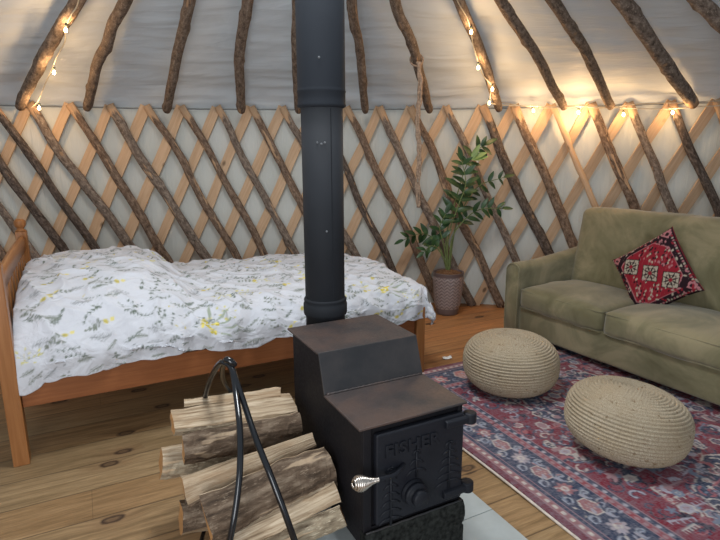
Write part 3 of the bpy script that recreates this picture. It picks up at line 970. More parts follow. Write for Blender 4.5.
# flue pipe behind the stove
fp = tag(empty('flue_pipe', (-.157, 2.345, .50)), 'tall black flue pipe rising behind the wood stove', 'flue pipe')
z0 = .50
MB().lathe([(0, 0), (.088, 0), (.088, 1.17), (0, 1.17)], 48).build('lower_pipe', M['flue_low'], fp, True)
MB().lathe([(.088, .235), (.096, .237), (.098, .245), (.098, .285), (.095, .290), (.093, .300), (.096, .303), (.093, .310), (.088, .312)], 48).build('collar', M['flue_low'], fp, True)
MB().lathe([(.088, 1.125), (.100, 1.13), (.102, 1.136), (.0995, 1.142), (.0995, 1.185), (.102, 1.190), (.100, 1.196), (.099, 1.205), (.099, 2.75), (0, 2.75)], 48).build('upper_pipe', M['flue'], fp, True)
sm_ = MB()
sm_.box(-.0015, .0015, -.0895, -.087, .30, 1.12, Matrix.Rotation(R(28), 4, 'Z')); sm_.build('seam', M['flue_low'], fp)
elb = MB().tube(catmull([(0, 0, .08), (.005, -.02, .08), (.025, -.06, .08), (.045, -.105, .08)], 12), .072, 24)
elb.build('elbow', M['flue_low'], fp, True)
# marks of old screws on the pipe
for a, z in ((.0, 1.31), (.02, .98), (-.17, .985), (.18, .985), (.2, .62)):
    MB().lathe([(0, .004), (.0045, .003), (.005, 0)], 8, Matrix.Rotation(a, 4, 'Z') @ Matrix.Translation((0, -.101 if z > 1.2 else -.088, z)) @ Matrix.Rotation(math.pi / 2, 4, 'X')).build('rivet', M['rivet'], fp, True)

# hearth of pale tiles, aligned with the stove
hearth = tag(empty('stone_hearth', SO, SR), 'flat pale grey tiled hearth slab under the stove and log carrier', 'hearth')
hx0, hx1, hy0, hy1 = -.17, .66, -1.35, .22
MB().box(hx0, hx1, hy0, hy1, .001, .010).build('slab', M['grout'], hearth)
nxh, nyh = 2, 4
for i in range(nxh):
    for j in range(nyh):
        a0 = hx0 + (hx1 - hx0) * i / nxh; a1 = hx0 + (hx1 - hx0) * (i + 1) / nxh
        c0 = hy0 + (hy1 - hy0) * j / nyh; c1 = hy0 + (hy1 - hy0) * (j + 1) / nyh
        MB().box(a0 + .0015, a1 - .0015, c0 + .0015, c1 - .0015, .008, .016).build('tile', M['hearth'], hearth, bevel=.0015)

# ------------------------------------------------------------------ log carrier and firewood
car = tag(empty('log_carrier', (-.42, 1.78, .016)), 'gloss black tubular log carrier with arched hoops beside the stove', 'log carrier')
CO = Vector((-.42, 1.78, .016))
def hoop(pts, nm='hoop'):
    return MB().tube(catmull([Vector(p) - CO for p in pts], 110), .0105, 12).build(nm, M['hoop'], car, True)
hoop([(-.36, 2.14, .028), (-.66, 2.15, .03), (-.70, 2.12, .16), (-.665, 2.08, .36), (-.632, 2.02, .467), (-.575, 1.93, .600), (-.508, 1.83, .703), (-.475, 1.80, .716), (-.452, 1.78, .700), (-.428, 1.72, .645),
      (-.392, 1.60, .572), (-.380, 1.52, .470), (-.390, 1.46, .350), (-.419, 1.435, .215), (-.44, 1.45, .09), (-.45, 1.52, .035), (-.40, 1.60, .028)], 'hoop')
hoop([(-.44, 2.15, .028), (-.39, 2.14, .030), (-.38, 2.16, .10), (-.44, 2.19, .28), (-.545, 2.16, .42), (-.560, 2.06, .54), (-.515, 1.90, .665), (-.475, 1.81, .712), (-.445, 1.77, .696), (-.397, 1.70, .612),
      (-.340, 1.60, .533), (-.285, 1.53, .447), (-.235, 1.49, .330), (-.195, 1.48, .190), (-.19, 1.49, .09), (-.22, 1.53, .035), (-.40, 1.60, .028)], 'hoop')
MB().tube(catmull([Vector(p) - CO for p in [(-.475, 1.805, .722), (-.47, 1.79, .735), (-.455, 1.785, .730), (-.445, 1.79, .712)]], 14), .012, 10).build('handle_clip', M['hoop'], car, True)
for (px, dy) in ((-.41, 0), (-.20, .0)):
    pass
MB().tube([Vector(p) - CO for p in catmull([(-.44, 1.46, .17), (-.33, 1.462, .185), (-.195, 1.483, .215)], 16)], .008, 10).build('cross_bar', M['hoop'], car, True)
MB().tube([Vector(p) - CO for p in catmull([(-.69, 2.12, .12), (-.50, 2.14, .11), (-.38, 2.15, .12)], 16)], .008, 10).build('cross_bar', M['hoop'], car, True)
for x in (-.62, -.25):
    MB().tube([Vector(p) - CO for p in catmull([(x + .02 if x < -.5 else -.40, 2.13, .11), (x + .01 if x < -.5 else -.31, 1.95, .055), (x + .04, 1.65, .06), (x + .06, 1.47, .17)], 24)], .008, 10).build('cradle_bar', M['hoop'], car, True)

def firewood(A, B, kind, size, roll, seed, label, barkm='bark_c', taper=.0, bend=.0):
    """split log between two end points; section in (v,w) with a bark arc and split faces"""
    A, B = Vector(A), Vector(B); L = (B - A).length
    sec = []; arc = []
    if kind == 'quarter':        # wedge: two split faces + bark arc
        sec = [(-.50, -.42), (-.2, -.47), (.1, -.50), (.42, -.52)]
        na = 9
        for k in range(na + 1):
            a = -math.pi * .30 + k / na * math.pi * .72
            arc.append((.02 + .56 * math.cos(a) * .98, -.06 + .58 * math.sin(a)))
        sec = [(-.52, -.30), (-.25, -.44), (.05, -.50)] + arc + [(-.28, .26), (-.42, .02)]
        i0 = 3
    elif kind == 'half':
        na = 12
        for k in range(na + 1):
            a = -math.pi * .5 + k / na * math.pi
            arc.append((.50 * math.cos(a), .56 * math.sin(a)))
        sec = [(-.03, -.57)] + arc + [(-.03, .57), (-.06, .3), (-.04, 0), (-.05, -.3)]
        i0 = 1
    else:                        # slab: thin irregular billet
        na = 6
        for k in range(na + 1):
            a = -math.pi * .28 + k / na * math.pi * .56
            arc.append((.05 + .45 * math.cos(a), .62 * math.sin(a)))
        sec = [(-.30, -.56), (.1, -.52)] + arc + [(.1, .50), (-.32, .46), (-.36, .1), (-.28, -.2)]
        i0 = 2
    n = len(sec); m = 26
    rotc, rots = math.cos(roll), math.sin(roll)
    V = []; T = []
    def pt(k, x, y, ex=1.0):
        f = k / (m - 1)
        s = size * (1 - taper * f) * ex
        ang = math.atan2(y, x)
        s *= 1 + .15 * N3(Vector((f * 2.4, math.cos(ang) + seed, math.sin(ang)))) + .09 * N3(Vector((f * 9, math.cos(ang) * 2.5 + seed, math.sin(ang) * 2.5)))
        X = x * s; Y = y * s
        tw = .15 * (f - .5) * math.sin(seed)
        c, d = math.cos(roll + tw), math.sin(roll + tw)
        e = .006 * N3(Vector((x * 5, y * 5, seed + (0 if f < .5 else 9)))) if k in (0, m - 1) else 0
        return Vector((f * L + e, X * c - Y * d, X * d + Y * c + bend * math.sin(math.pi * f) * L))
    for k in range(m):
        for x, y in sec:
            V.append(pt(k, x, y)); T.append((x * size + seed, y * size, k / (m - 1) * L))
    F = grid_faces(m, n, cv=True); mi = [0] * len(F)
    c0 = len(V); V.append(Vector((0.0, 0, 0)) + pt(0, 0, 0)); T.append((seed, 0, 0))
    V.append(pt(m - 1, 0, 0)); T.append((seed, 0, L))
    for i in range(n): F.append((c0, (i + 1) % n, i)); mi.append(1)
    for i in range(n): F.append((c0 + 1, (m - 1) * n + i, (m - 1) * n + (i + 1) % n)); mi.append(1)
    d = (B - A).normalized(); q = Vector((1, 0, 0)).rotation_difference(d)
    ad = d.cross(Vector((0, 0, 1))).normalized()   # keep section upright
    up = ad.cross(d).normalized()
    Mx = Matrix((d, -ad, up)).transposed().to_4x4()
    o = mk('firewood_log', V, F, None, None, False, {'tc': T}, mats=[M['split'], M['endgrain']], midx=mi)
    bm = bmesh.new(); bm.from_mesh(o.data); bmesh.ops.recalc_face_normals(bm, faces=bm.faces); bm.to_mesh(o.data); bm.free()
    Mx.translation = A; o.matrix_world = Mx
    # bark skin, a shell just proud of the arc
    V2 = []; T2 = []
    na1 = len(arc); mm = 60
    for k in range(mm):
        kk = k / (mm - 1) * (m - 1)
        for r_ in (1.0, 1.06):
            for j, (x, y) in enumerate(arc):
                rough = 1 + (.05 * N3(Vector((kk * .9, j * 1.3, seed))) + .03 * N3(Vector((kk * 3, j * 2.5, seed + 4)))) * (1 if r_ > 1 else 0)
                if r_ > 1 and (j in (0, na1 - 1)): rough = .955
                V2.append(pt(kk, x, y, r_ * rough + .004)); T2.append((x * size + seed, y * size, kk / (m - 1) * L))
    F2 = []
    ring = [j for j in range(na1)] + [na1 + j for j in range(na1 - 1, -1, -1)]
    nr = len(ring); st = 2 * na1
    for k in range(mm - 1):
        for i in range(nr):
            a, b = ring[i], ring[(i + 1) % nr]
            F2.append((k * st + a, k * st + b, (k + 1) * st + b, (k + 1) * st + a))
    F2.append(tuple(ring)); F2.append(tuple((mm - 1) * st + i for i in ring[::-1]))
    b = mk('bark', V2, F2, M[barkm], o, False, {'tc': T2})
    bm = bmesh.new(); bm.from_mesh(b.data); bmesh.ops.recalc_face_normals(bm, faces=bm.faces); bm.to_mesh(b.data); bm.free()
    tag(o, label, 'log', 'split firewood in the log carrier')
    return o
M['bark_log'] = barkmat('log_bark', (.035, .024, .017), (.135, .092, .062), (.30, .23, .165), (.45, .33, .22), .60, False, .22)
M['bark_pale'] = barkmat('pale_log_bark', (.12, .085, .055), (.34, .27, .185), (.56, .48, .35), (.62, .46, .30), .58, False, .25)
# roll: 0 puts the bark away from the stove front (local +y = away), pi faces the bark to the viewer
def E(px, py, y): return on_ray(px, py, y)
firewood(E(172, 419, 1.83), E(293, 402, 2.04), 'half', .098, R(-75), 1.1, 'pale half-round log with smooth face, topmost on the near side of the stack', 'bark_pale')
firewood(E(184, 408, 1.97), E(280, 396, 2.08), 'slab', .060, R(20), 2.2, 'thin pale billet whose edge shows behind the topmost log', 'bark_pale')
firewood(E(182, 448, 1.80), E(297, 425, 1.99), 'half', .110, R(-170), 3.3, 'dark rough-barked log with orange cut end, second from the top', 'bark_log')
firewood(E(160, 462, 1.86), E(270, 452, 2.04), 'slab', .105, R(200), 4.6, 'grey weathered billet whose end sticks out furthest left', 'bark_pale')
firewood(E(183, 487, 1.64), E(312, 438, 1.84), 'quarter', .100, R(-95), 5.5, 'long clean split log lying slanted across the middle of the stack', 'bark_log', taper=.45)
firewood(E(204, 517, 1.575), E(327, 466, 1.78), 'half', .150, R(-185), 6.1, 'biggest log with broad brown bark face, nearest the viewer', 'bark_log')
firewood(E(232, 540, 1.55), E(335, 490, 1.70), 'quarter', .085, R(-20), 7.7, 'grey split log wedged just below the biggest log', 'bark_pale')
firewood(E(212, 566, 1.56), E(341, 512, 1.66), 'half', .085, R(-160), 8.2, 'lowest pale log, its right end nearest the hearth', 'bark_pale')
firewood(E(184, 500, 1.80), E(308, 470, 1.99), 'quarter', .12, R(160), 9.4, 'log with orange cut end half hidden behind the biggest log', 'bark_log')
firewood(E(180, 522, 1.74), E(300, 500, 1.93), 'quarter', .12, R(100), 10.3, 'darker log with jagged cut end at the lower left of the stack', 'bark_log')
firewood(E(190, 520, 1.98), E(290, 495, 2.05), 'half', .12, R(0), 12.3, 'shaded log at the back of the stack near the floor', 'bark_log')

# ------------------------------------------------------------------ potted plant
plant = tag(empty('potted_plant', (.795, 4.74, 0)), 'leafy green houseplant in an embossed brown pot between the bed and the sofa', 'plant')
PO = Vector((.795, 4.74, 0))
nu, nv = 144, 60
V = []
hh = .385
EMB = []
for i in range(nu):
    th = 2 * math.pi * i / nu
    for j in range(nv):
        f = j / (nv - 1); z = hh * f
        r = .098 + .040 * f ** .8
        if f < .04: r -= .006 * (1 - f / .04)
        e = 0
        if .16 < f < .93:
            ph = (th * 16 / (2 * math.pi)) % 1; ch = abs(ph - .5)
            w = (z / .030 + ch * 1.6) % 1
            e = .008 * max(0, math.sin(math.pi * w)) ** 1.5 * (1 - (2 * abs(ch - .25)) ** 4)
        r += e * min(1, (f - .16) * 12) * min(1, (.93 - f) * 12) if e else 0
        V.append((r * math.cos(th), r * math.sin(th), z)); EMB.append(min(1, e / .006) if e else 0)
F = grid_faces(nu, nv, cu=True)
# rim and inner wall
base = len(V)
for i in range(nu):
    th = 2 * math.pi * i / nu
    for r, z in ((.140, hh + .004), (.134, hh + .006), (.129, hh), (.126, hh - .05)): V.append((r * math.cos(th), r * math.sin(th), z))
for i in range(nu):
    a = (i + 1) % nu
    F.append((i * nv + nv - 1, a * nv + nv - 1, base + a * 4, base + i * 4))
    for q in range(3): F.append((base + i * 4 + q, base + a * 4 + q, base + a * 4 + q + 1, base + i * 4 + q + 1))
F.append(tuple(i * nv for i in range(nu))[::-1])
EMB += [0] * (len(V) - len(EMB))
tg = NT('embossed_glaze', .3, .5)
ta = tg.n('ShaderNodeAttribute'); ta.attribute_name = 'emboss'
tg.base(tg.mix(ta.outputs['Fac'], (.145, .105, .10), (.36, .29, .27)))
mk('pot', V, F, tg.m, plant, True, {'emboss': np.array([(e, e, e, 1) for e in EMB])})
V = []
for i in range(40):
    for j in range(10):
        r = .128 * (j + .01) / 9; th = 2 * math.pi * i / 40
        V.append((r * math.cos(th), r * math.sin(th), hh - .015 + .035 * (1 - (j / 9) ** 2) + .012 * N3(Vector((r * 60 * math.cos(th), r * 60 * math.sin(th), 2)))))
mk('soil', V, grid_faces(40, 10, cu=True), M['soil'], plant)
def leaf_geo(base, d, up, L, W, droop=.25, fold=.18):
    d = d.normalized(); sd = d.cross(up).normalized(); up2 = sd.cross(d).normalized()
    V = []; m = 8
    for k in range(m):
        f = k / (m - 1); w = W * (math.sin(math.pi * min(1, f ** .85 * .97 + .02))) ** .75 * .5
        c = base + d * L * f - up2 * (L * droop * f * f)
        V += [c - sd * w + up2 * w * fold * 1.4, c, c + sd * w + up2 * w * fold * 1.4]
    return V, grid_faces(m, 3)
rl = random.Random(4)
fronds = [  # picture-measured sweep of every stem: (points, leaf pairs, leaf length, first fraction)
    ([(447, 268), (446, 240), (452, 215), (459, 190), (466, 168), (476, 152), (485, 146)], 9, .125, .24, 0, .30),
    ([(444, 268), (441, 250), (433, 238), (420, 234), (404, 240)], 6, .100, .35, .08, .25),
    ([(449, 268), (452, 240), (463, 222), (480, 210), (502, 209)], 6, .100, .45, -.05, .3),
    ([(448, 268), (455, 230), (465, 205), (480, 186), (504, 178)], 6, .105, .42, .05, .3),
    ([(447, 268), (449, 235), (459, 205), (466, 184), (462, 160)], 6, .115, .40, -.10, .25),
    ([(445, 268), (440, 252), (432, 246), (424, 252)], 4, .090, .4, -.12, .3),
    ([(446, 268), (444, 246), (440, 228), (446, 214)], 4, .11, .4, -.06, .3)]
for fi, (pp_, npair, LL, f0, dy, dr) in enumerate(fronds):
    pts = [on_ray(px, py, 4.74 + dy * k / (len(pp_) - 1)) - PO for k, (px, py) in enumerate(pp_)]
    pts[0] = Vector((.014 * math.cos(fi * 2.4), .014 * math.sin(fi * 2.4), hh + .005))
    path = catmull(pts, 40)
    fr_ = MB()
    for k in range(npair):
        f = f0 + (1 - f0) * (k + .5) / npair; q = min(38, int(f * 39)); p = path[q]; t = (path[q + 1] - path[q]).normalized()
        for sg in (-1, 1):
            side = t.cross(Vector((0, 1, .25))).normalized() * sg
            d = (t * .55 + side * .85 + Vector((rl.uniform(-.2, .2), rl.uniform(-.45, .15), rl.uniform(-.1, .15)))).normalized()
            Lf = LL * rl.uniform(.85, 1.1) * (1 - .35 * (k / npair) ** 3) * 1.12
            V, F = leaf_geo(p, d, Vector((rl.uniform(-.3, .3), -.75, .6)), Lf, Lf * .40, dr)
            fr_.add(V, F)
    V, F = leaf_geo(path[-1], path[-1] - path[-2], Vector((0, -.6, .6)), LL, LL * .4, .1); fr_.add(V, F)
    o = fr_.build('frond', M['leaf'], plant, True)
    MB().tube(path, lambda k, th, L: .0075 * (1 - .6 * k / 39), 8).build('stalk', M['stalk'], o, True)
V = MB()
for px, py, a in ((484, 150, .2), (489, 158, -.1), (480, 148, 1.0)):
    g, F = leaf_geo(on_ray(472, 160, 4.68) - PO, Vector((math.cos(a), -.2, math.sin(a) + .35)), Vector((0, -.8, .5)), .14, .05, .15); V.add(g, F)
o = V.build('young_leaves', M['leaf_new'], plant, True)
o['label'] = 'pale yellow-green young leaves'

# scrap of paper by the rug edge
V = []
for i in range(10):
    for j in range(8):
        x, y = (i - 4.5) * .007, (j - 3.5) * .006
        V.append((x, y, .006 + .012 * abs(N3(Vector((x * 60, y * 60, 1)))) + .010 * max(0, x * 20)))
o = mk('paper_scrap', V, grid_faces(10, 8), M['paper'], None, False); o.location = (.62, 3.63, 0)
sm = o.modifiers.new('solid', 'SOLIDIFY'); sm.thickness = .001
tag(o, 'tiny crumpled white paper scrap on the boards beside the rug corner', 'paper scrap')

# ------------------------------------------------------------------ rug
RA = -R(63.3)
RU = Vector((math.cos(R(26.7)), math.sin(R(26.7)), 0)); RWv = Vector((math.sin(R(26.7)), -math.cos(R(26.7)), 0))
RC = Vector((.095, 3.245, 0)) + RWv * .02
RWd, RLn = 1.95, 2.75
cv = Cv(RWd, RLn, .0042, (.21, .022, .036))
NAVY, RED, PINK, CRM, LBL, DK = (.03, .045, .085), (.21, .022, .036), (.38, .22, .23), (.60, .53, .47), (.17, .22, .30), (.025, .02, .035)
def band(d0, d1, c):
    for (x0, x1, y0, y1) in ((d0, d1, d0, RLn - d0), (RWd - d1, RWd - d0, d0, RLn - d0), (d0, RWd - d0, d0, d1), (d0, RWd - d0, RLn - d1, RLn - d0)):
        cv.poly([(x0, y0), (x1, y0), (x1, y1), (x0, y1)], c)
def outline(d, wd, c, al=1): cv.pl([(d, d), (RWd - d, d), (RWd - d, RLn - d), (d, RLn - d)], wd, c, al, True)
band(0, .035, (.16, .035, .05)); band(.035, .065, (.30, .12, .12)); band(.065, .09, NAVY)
band(.09, .27, NAVY)
band(.27, .30, (.30, .05, .06)); band(.30, .335, NAVY)
for d in (.034, .066, .09, .27, .302, .336): outline(d, .006, PINK, .9)
rd = random.Random(3)
def rosette(x, y, r, c1, c2, n=8):
    for k in range(n):
        a = 2 * math.pi * k / n; cv.ell(x + r * .62 * math.cos(a), y + r * .62 * math.sin(a), r * .38, r * .22, a, c1)
    cv.ell(x, y, r * .42, r * .42, 0, c2); cv.ell(x, y, r * .20, r * .20, 0, c1)
def hook(x, y, s, th, c, wd=.007, fl=1):
    pts = []
    for k in range(12):
        a = k / 11 * 4.4; r = s * (1 - .62 * k / 11)
        u, v = r * math.cos(a), r * math.sin(a) * fl
        pts.append((x + u * math.cos(th) - v * math.sin(th), y + u * math.sin(th) + v * math.cos(th)))
    cv.pl(pts, wd, c)
def diamond(x, y, a, b, c, c2, c3):
    P = [(x - a, y), (x - a * .5, y - b), (x + a * .5, y - b), (x + a, y), (x + a * .5, y + b), (x - a * .5, y + b)]
    cv.poly(P, c); cv.pl(P, .007, c2, 1, True); rosette(x, y, min(a, b) * .6, c3, c, 6)
def border_run(n, fn):
    for k in range(n):
        t = (k + .5) / n; fn(.18, .1 + (RLn - .2) * t, k, math.pi / 2); fn(RWd - .18, .1 + (RLn - .2) * t, k, math.pi / 2)
def bmotif(x, y, k, th):
    if k % 2 == 0: diamond(x, y, .040, .050, (.33, .13, .13), CRM, (.45, .30, .28))
    else: rosette(x, y, .044, (.34, .13, .13) if k % 4 == 1 else (.42, .36, .38), CRM, 8)
    for sg in (-1, 1):
        hook(x + .055 * sg, y + .062, .026, th + sg, (.36, .38, .42), .006, sg); hook(x - .05 * sg, y - .06, .024, -th * sg, (.36, .38, .45), .006, -sg)
        cv.leaf(x + .02 * sg, y + .05, .05, .010, 1.2 * sg, (.40, .36, .40))
border_run(19, bmotif)
for k in range(10):
    t = .1 + (RWd - .2) * (k + .5) / 10
    for yy in (.18, RLn - .18):
        if k % 2 == 0: diamond(t, yy, .055, .055, (.45, .17, .15), CRM, (.60, .38, .32))
        else: rosette(t, yy, .056, (.45, .15, .14), CRM)
        for sg in (-1, 1): hook(t + .09, yy + .045 * sg, .03, sg, LBL, .007, sg)
for q in range(420):
    y_ = rd.uniform(.1, RLn - .1); x_ = rd.choice([.18 + rd.uniform(-.08, .08), RWd - .18 + rd.uniform(-.08, .08)])
    cv.leaf(x_, y_, rd.uniform(.018, .04), .005, rd.uniform(0, 6.28), rd.choice([LBL, (.36, .36, .42), (.40, .20, .20), CRM]))
for q in range(200):
    x_ = rd.uniform(.1, RWd - .1); y_ = rd.choice([.18 + rd.uniform(-.08, .08), RLn - .18 + rd.uniform(-.08, .08)])
    cv.leaf(x_, y_, rd.uniform(.018, .04), .005, rd.uniform(0, 6.28), rd.choice([LBL, (.36, .36, .42), (.40, .20, .20), CRM]))
# guard stripe beads
for d, st, c in ((.05, .045, CRM), (.286, .04, PINK), (.318, .05, (.45, .42, .46))):
    y = d
    while y < RLn - d:
        for x in (d, RWd - d): cv.ell(x, y, .009, .012, 0, c)
        y += st
    x = d
    while x < RWd - d:
        for y in (d, RLn - d): cv.ell(x, y, .012, .009, 0, c)
        x += st
# field: navy-edged medallions and hooks on crimson
cxm = RWd / 2
for cy in (RLn * .30, RLn * .70):
    P = [(cxm - .42, cy), (cxm - .30, cy - .30), (cxm, cy - .44), (cxm + .30, cy - .30), (cxm + .42, cy), (cxm + .30, cy + .30), (cxm, cy + .44), (cxm - .30, cy + .30)]
    cv.poly(P, NAVY); cv.pl(P, .012, CRM, .9, True)
    P2 = [((x - cxm) * .72 + cxm, (y - cy) * .72 + cy) for x, y in P]
    cv.poly(P2, RED); cv.pl(P2, .009, PINK, 1, True)
    P3 = [((x - cxm) * .34 + cxm, (y - cy) * .34 + cy) for x, y in P]
    cv.poly(P3, LBL); cv.pl(P3, .009, CRM, 1, True); rosette(cxm, cy, .09, PINK, CRM)
    for k in range(12):
        a = 2 * math.pi * k / 12; hook(cxm + .36 * math.cos(a), cy + .36 * math.sin(a), .05, a, CRM if k % 2 else PINK, .008)
        hook(cxm + .20 * math.cos(a + .2), cy + .20 * math.sin(a + .2), .035, a, NAVY if k % 2 else CRM, .008)
for k in range(1250):
    x, y = rd.uniform(.36, RWd - .36), rd.uniform(.36, RLn - .36)
    c = rd.choice([NAVY, CRM, PINK, LBL, DK, (.45, .42, .48), (.40, .12, .13), NAVY])
    q = rd.random()
    th = rd.choice([0, math.pi / 2, math.pi, -math.pi / 2]) + rd.uniform(-.3, .3)
    if q < .40:
        s = rd.uniform(.022, .050); hook(x, y, s, th, NAVY, .016, rd.choice([1, -1])) if q < .12 else None
        hook(x, y, s, th, c, .008, rd.choice([1, -1]))
    elif q < .55: rosette(x, y, rd.uniform(.014, .030), c, rd.choice([CRM, RED, LBL]), rd.choice([5, 6, 8]))
    elif q < .68: diamond(x, y, rd.uniform(.02, .04), rd.uniform(.02, .035), c, CRM, PINK)
    elif q < .84:
        for w in range(3): cv.leaf(x, y, rd.uniform(.03, .07), .011, th + (w - 1) * .7, c)
    else:
        L_ = rd.uniform(.06, .16); ex, ey = x + L_ * math.cos(th), y + L_ * math.sin(th)
        cv.line(x, y, ex, ey, .009, c)
        for w in range(5):
            f = w / 4; cv.line(x + (ex - x) * f, y + (ey - y) * f, x + (ex - x) * f - .02 * math.sin(th), y + (ey - y) * f + .02 * math.cos(th), .006, c)
# worn, faded pile
a = cv.a
nz_ = rng.random((a.shape[0] // 6 + 2, a.shape[1] // 6 + 2)).astype(np.float32)
big = np.kron(nz_, np.ones((6, 6), np.float32))[:a.shape[0], :a.shape[1]]
fine = rng.random(a.shape[:2]).astype(np.float32)
row = rng.random((1, a.shape[1])).astype(np.float32)
fade = np.clip(.24 + .22 * (big - .4) + .40 * (fine - .5) + .12 * (row - .5), 0, .65)[..., None]
cv.a = a * (1 - fade) + np.array((.25, .23, .26), np.float32) * fade
cv.a *= 1.0
stp = .0056
nu, nv = int(RWd / stp), int(RLn / stp)
X, Y = np.meshgrid(np.linspace(0, RWd, nu), np.linspace(0, RLn, nv), indexing='ij')
Z = np.full_like(X, .011)
edge = np.minimum(np.minimum(X, RWd - X), np.minimum(Y, RLn - Y))
Z += .004 * np.sin(Y * 6 + 1) * np.exp(-X / .06)
V = np.stack([X, -Y, Z], -1).reshape(-1, 3)
F = grid_faces(nu, nv)
colr = cv.sample(X, Y).reshape(-1, 4)
rug = tag(empty('patterned_rug', RC, R(26.7)), 'faded crimson and navy patterned rug under the two poufs and the sofa', 'rug')
pile = mk('pile', V, F, M['rug'], rug, True, {'col': colr})
sm = pile.modifiers.new('solid', 'SOLIDIFY'); sm.thickness = .009; sm.offset = -1
M['selvedge'] = simple('cream_binding', (.62, .54, .46), .9, .1, var=.2, sc=40)
mb = MB()
mb.tube([(-.003, -y, .009 + .003 * math.sin(y * 6 + 1)) for y in np.linspace(0, RLn, 90)], .006, 8)
mb.tube([(x, .002, .009) for x in np.linspace(0, RWd, 40)], .005, 8)
mb.tube([(RWd + .003, -y, .009) for y in np.linspace(0, RLn, 40)], .005, 8)
mb.tube([(x, -RLn - .002, .009) for x in np.linspace(0, RWd, 40)], .005, 8)
mb.build('binding', M['selvedge'], rug, True)

# ------------------------------------------------------------------ poufs
def pouf(loc, Rm, Hh, tiltx, tilty, rz, label, seed):
    prof = []
    nring = 17 # coils from the centre of the top to the centre of the base
    # half superellipse profile
    pts = []
    for k in range(401):
        a = math.pi / 2 - math.pi * k / 400
        ca, sa = math.cos(a), math.sin(a)
        r = Rm * abs(ca) ** .72; z = Hh / 2 + Hh / 2 * (abs(sa) ** .80) * (1 if sa > 0 else -1)
        pts.append((r, z))
    Ls = [0]
    for a, b in zip(pts[:-1], pts[1:]): Ls.append(Ls[-1] + math.hypot(b[0] - a[0], b[1] - a[1]))
    tot = Ls[-1]; coil = .0182
    nr = int(tot / coil); m = nr * 6; nt_ = 300
    rr = np.interp(np.linspace(0, tot, m + 1), Ls, [p[0] for p in pts]); zz = np.interp(np.linspace(0, tot, m + 1), Ls, [p[1] for p in pts])
    V = []; T = []
    for i in range(nt_):
        th = 2 * math.pi * i / nt_
        for j in range(m + 1):
            ln = j / m * tot
            ph = ln / coil + th / (2 * math.pi)          # spiral
            e = abs(math.sin(math.pi * ph)) ** .6
            r, z = rr[j], zz[j]
            j0, j1 = max(0, j - 3), min(m, j + 3)
            tx, tz = rr[j1] - rr[j0], zz[j1] - zz[j0]; q = math.hypot(tx, tz) or 1
            nx_, nz_ = -tz / q, tx / q
            if nz_ < 0 and j < m / 4: nx_, nz_ = -nx_, -nz_
            # braid twist along the coil
            sarc = th * max(r, .01)
            tw = .0030 * math.sin(2 * math.pi * (sarc / .016 + ph * .5))
            d = -.012 * (1 - e) + tw * e
            rad = max(0, r + nx_ * d)
            sag = 1 + .012 * N3(Vector((math.cos(th) * 1.2, math.sin(th) * 1.2, z * 4 + seed)))
            V.append((rad * math.cos(th) * sag, rad * math.sin(th) * sag, z + nz_ * d)); T.append((sarc, ln * 2.5, th))
    o = mk('jute_pouf', V, grid_faces(nt_, m + 1, cu=True), M['jute'], None, True, {'tc': T})
    zmin = None
    o.rotation_euler = (tiltx, tilty, rz)
    Mr = o.rotation_euler.to_matrix(); zmin = min((Mr @ Vector(v)).z for v in V[::7])
    o.location = (loc[0], loc[1], .014 - zmin)
    tag(o, label, 'pouf', 'braided jute poufs on the rug')
    return o
pouf((.915, 3.10), .285, .350, 0, 0, .4, 'round braided jute pouf further from the viewer, in front of the sofa arm', 1)
pouf((1.255, 2.37), .280, .335, R(-2), R(7), 0, 'round braided jute pouf nearest the viewer, with darker flecks', 6)

# ------------------------------------------------------------------ sofa
SA_ = -R(59.5)
SF = Vector((1.145, 4.10, .019))
sofa = tag(empty('sofa', SF, SA_), 'worn sage green suede two-seat sofa along the right-hand trellis', 'sofa')
def soft(name, x0, x1, y0, y1, z0, z1, r, crown=.02, parent=sofa, n=22, M_=None, lump=.006, seed=0, shear=None):
    """rounded upholstered block: subdivided superellipsoid-like box"""
    bm = bmesh.new(); bmesh.ops.create_cube(bm, size=2)
    bmesh.ops.subdivide_edges(bm, edges=bm.edges[:], cuts=n, use_grid_fill=True)
    cx, cy, cz = (x0 + x1) / 2, (y0 + y1) / 2, (z0 + z1) / 2; hx_, hy_, hz_ = (x1 - x0) / 2, (y1 - y0) / 2, (z1 - z0) / 2
    for v in bm.verts:
        p = Vector((v.co.x * hx_, v.co.y * hy_, v.co.z * hz_))
        q = Vector((max(-hx_ + r, min(hx_ - r, p.x)), max(-hy_ + r, min(hy_ - r, p.y)), max(-hz_ + r, min(hz_ - r, p.z))))
        d = p - q
        if d.length > 1e-9: d = d.normalized() * min(d.length, r) if d.length > r else d
        # project box surface to rounded surface
        dd = p - q
        p2 = q + dd.normalized() * r if dd.length > 1e-6 else p
        cr = (1 - (p2.x / hx_) ** 2) * (1 - (p2.y / hy_) ** 2)
        if v.co.z > .99: p2.z += crown * max(0, cr)
        crx = (1 - (p2.x / hx_) ** 2) * (1 - (p2.z / hz_) ** 2)
        if v.co.y < -.99: p2.y -= crown * .6 * max(0, crx)
        w = lump * N3(Vector((p2.x * 6 + seed, p2.y * 6, p2.z * 6)))
        if dd.length > 1e-6: p2 += dd.normalized() * w
        p2 += Vector((cx, cy, cz))
        if shear: p2.y += shear * (p2.z - z0); 
        v.co = p2
    me = bpy.data.meshes.new(name); bm.to_mesh(me); bm.free()
    me.materials.append(M_ or M['suede']); me.polygons.foreach_set('use_smooth', [True] * len(me.polygons))
    o = bpy.data.objects.new(name, me); COL.objects.link(o); o.parent = parent
    return o
SLn = 1.78
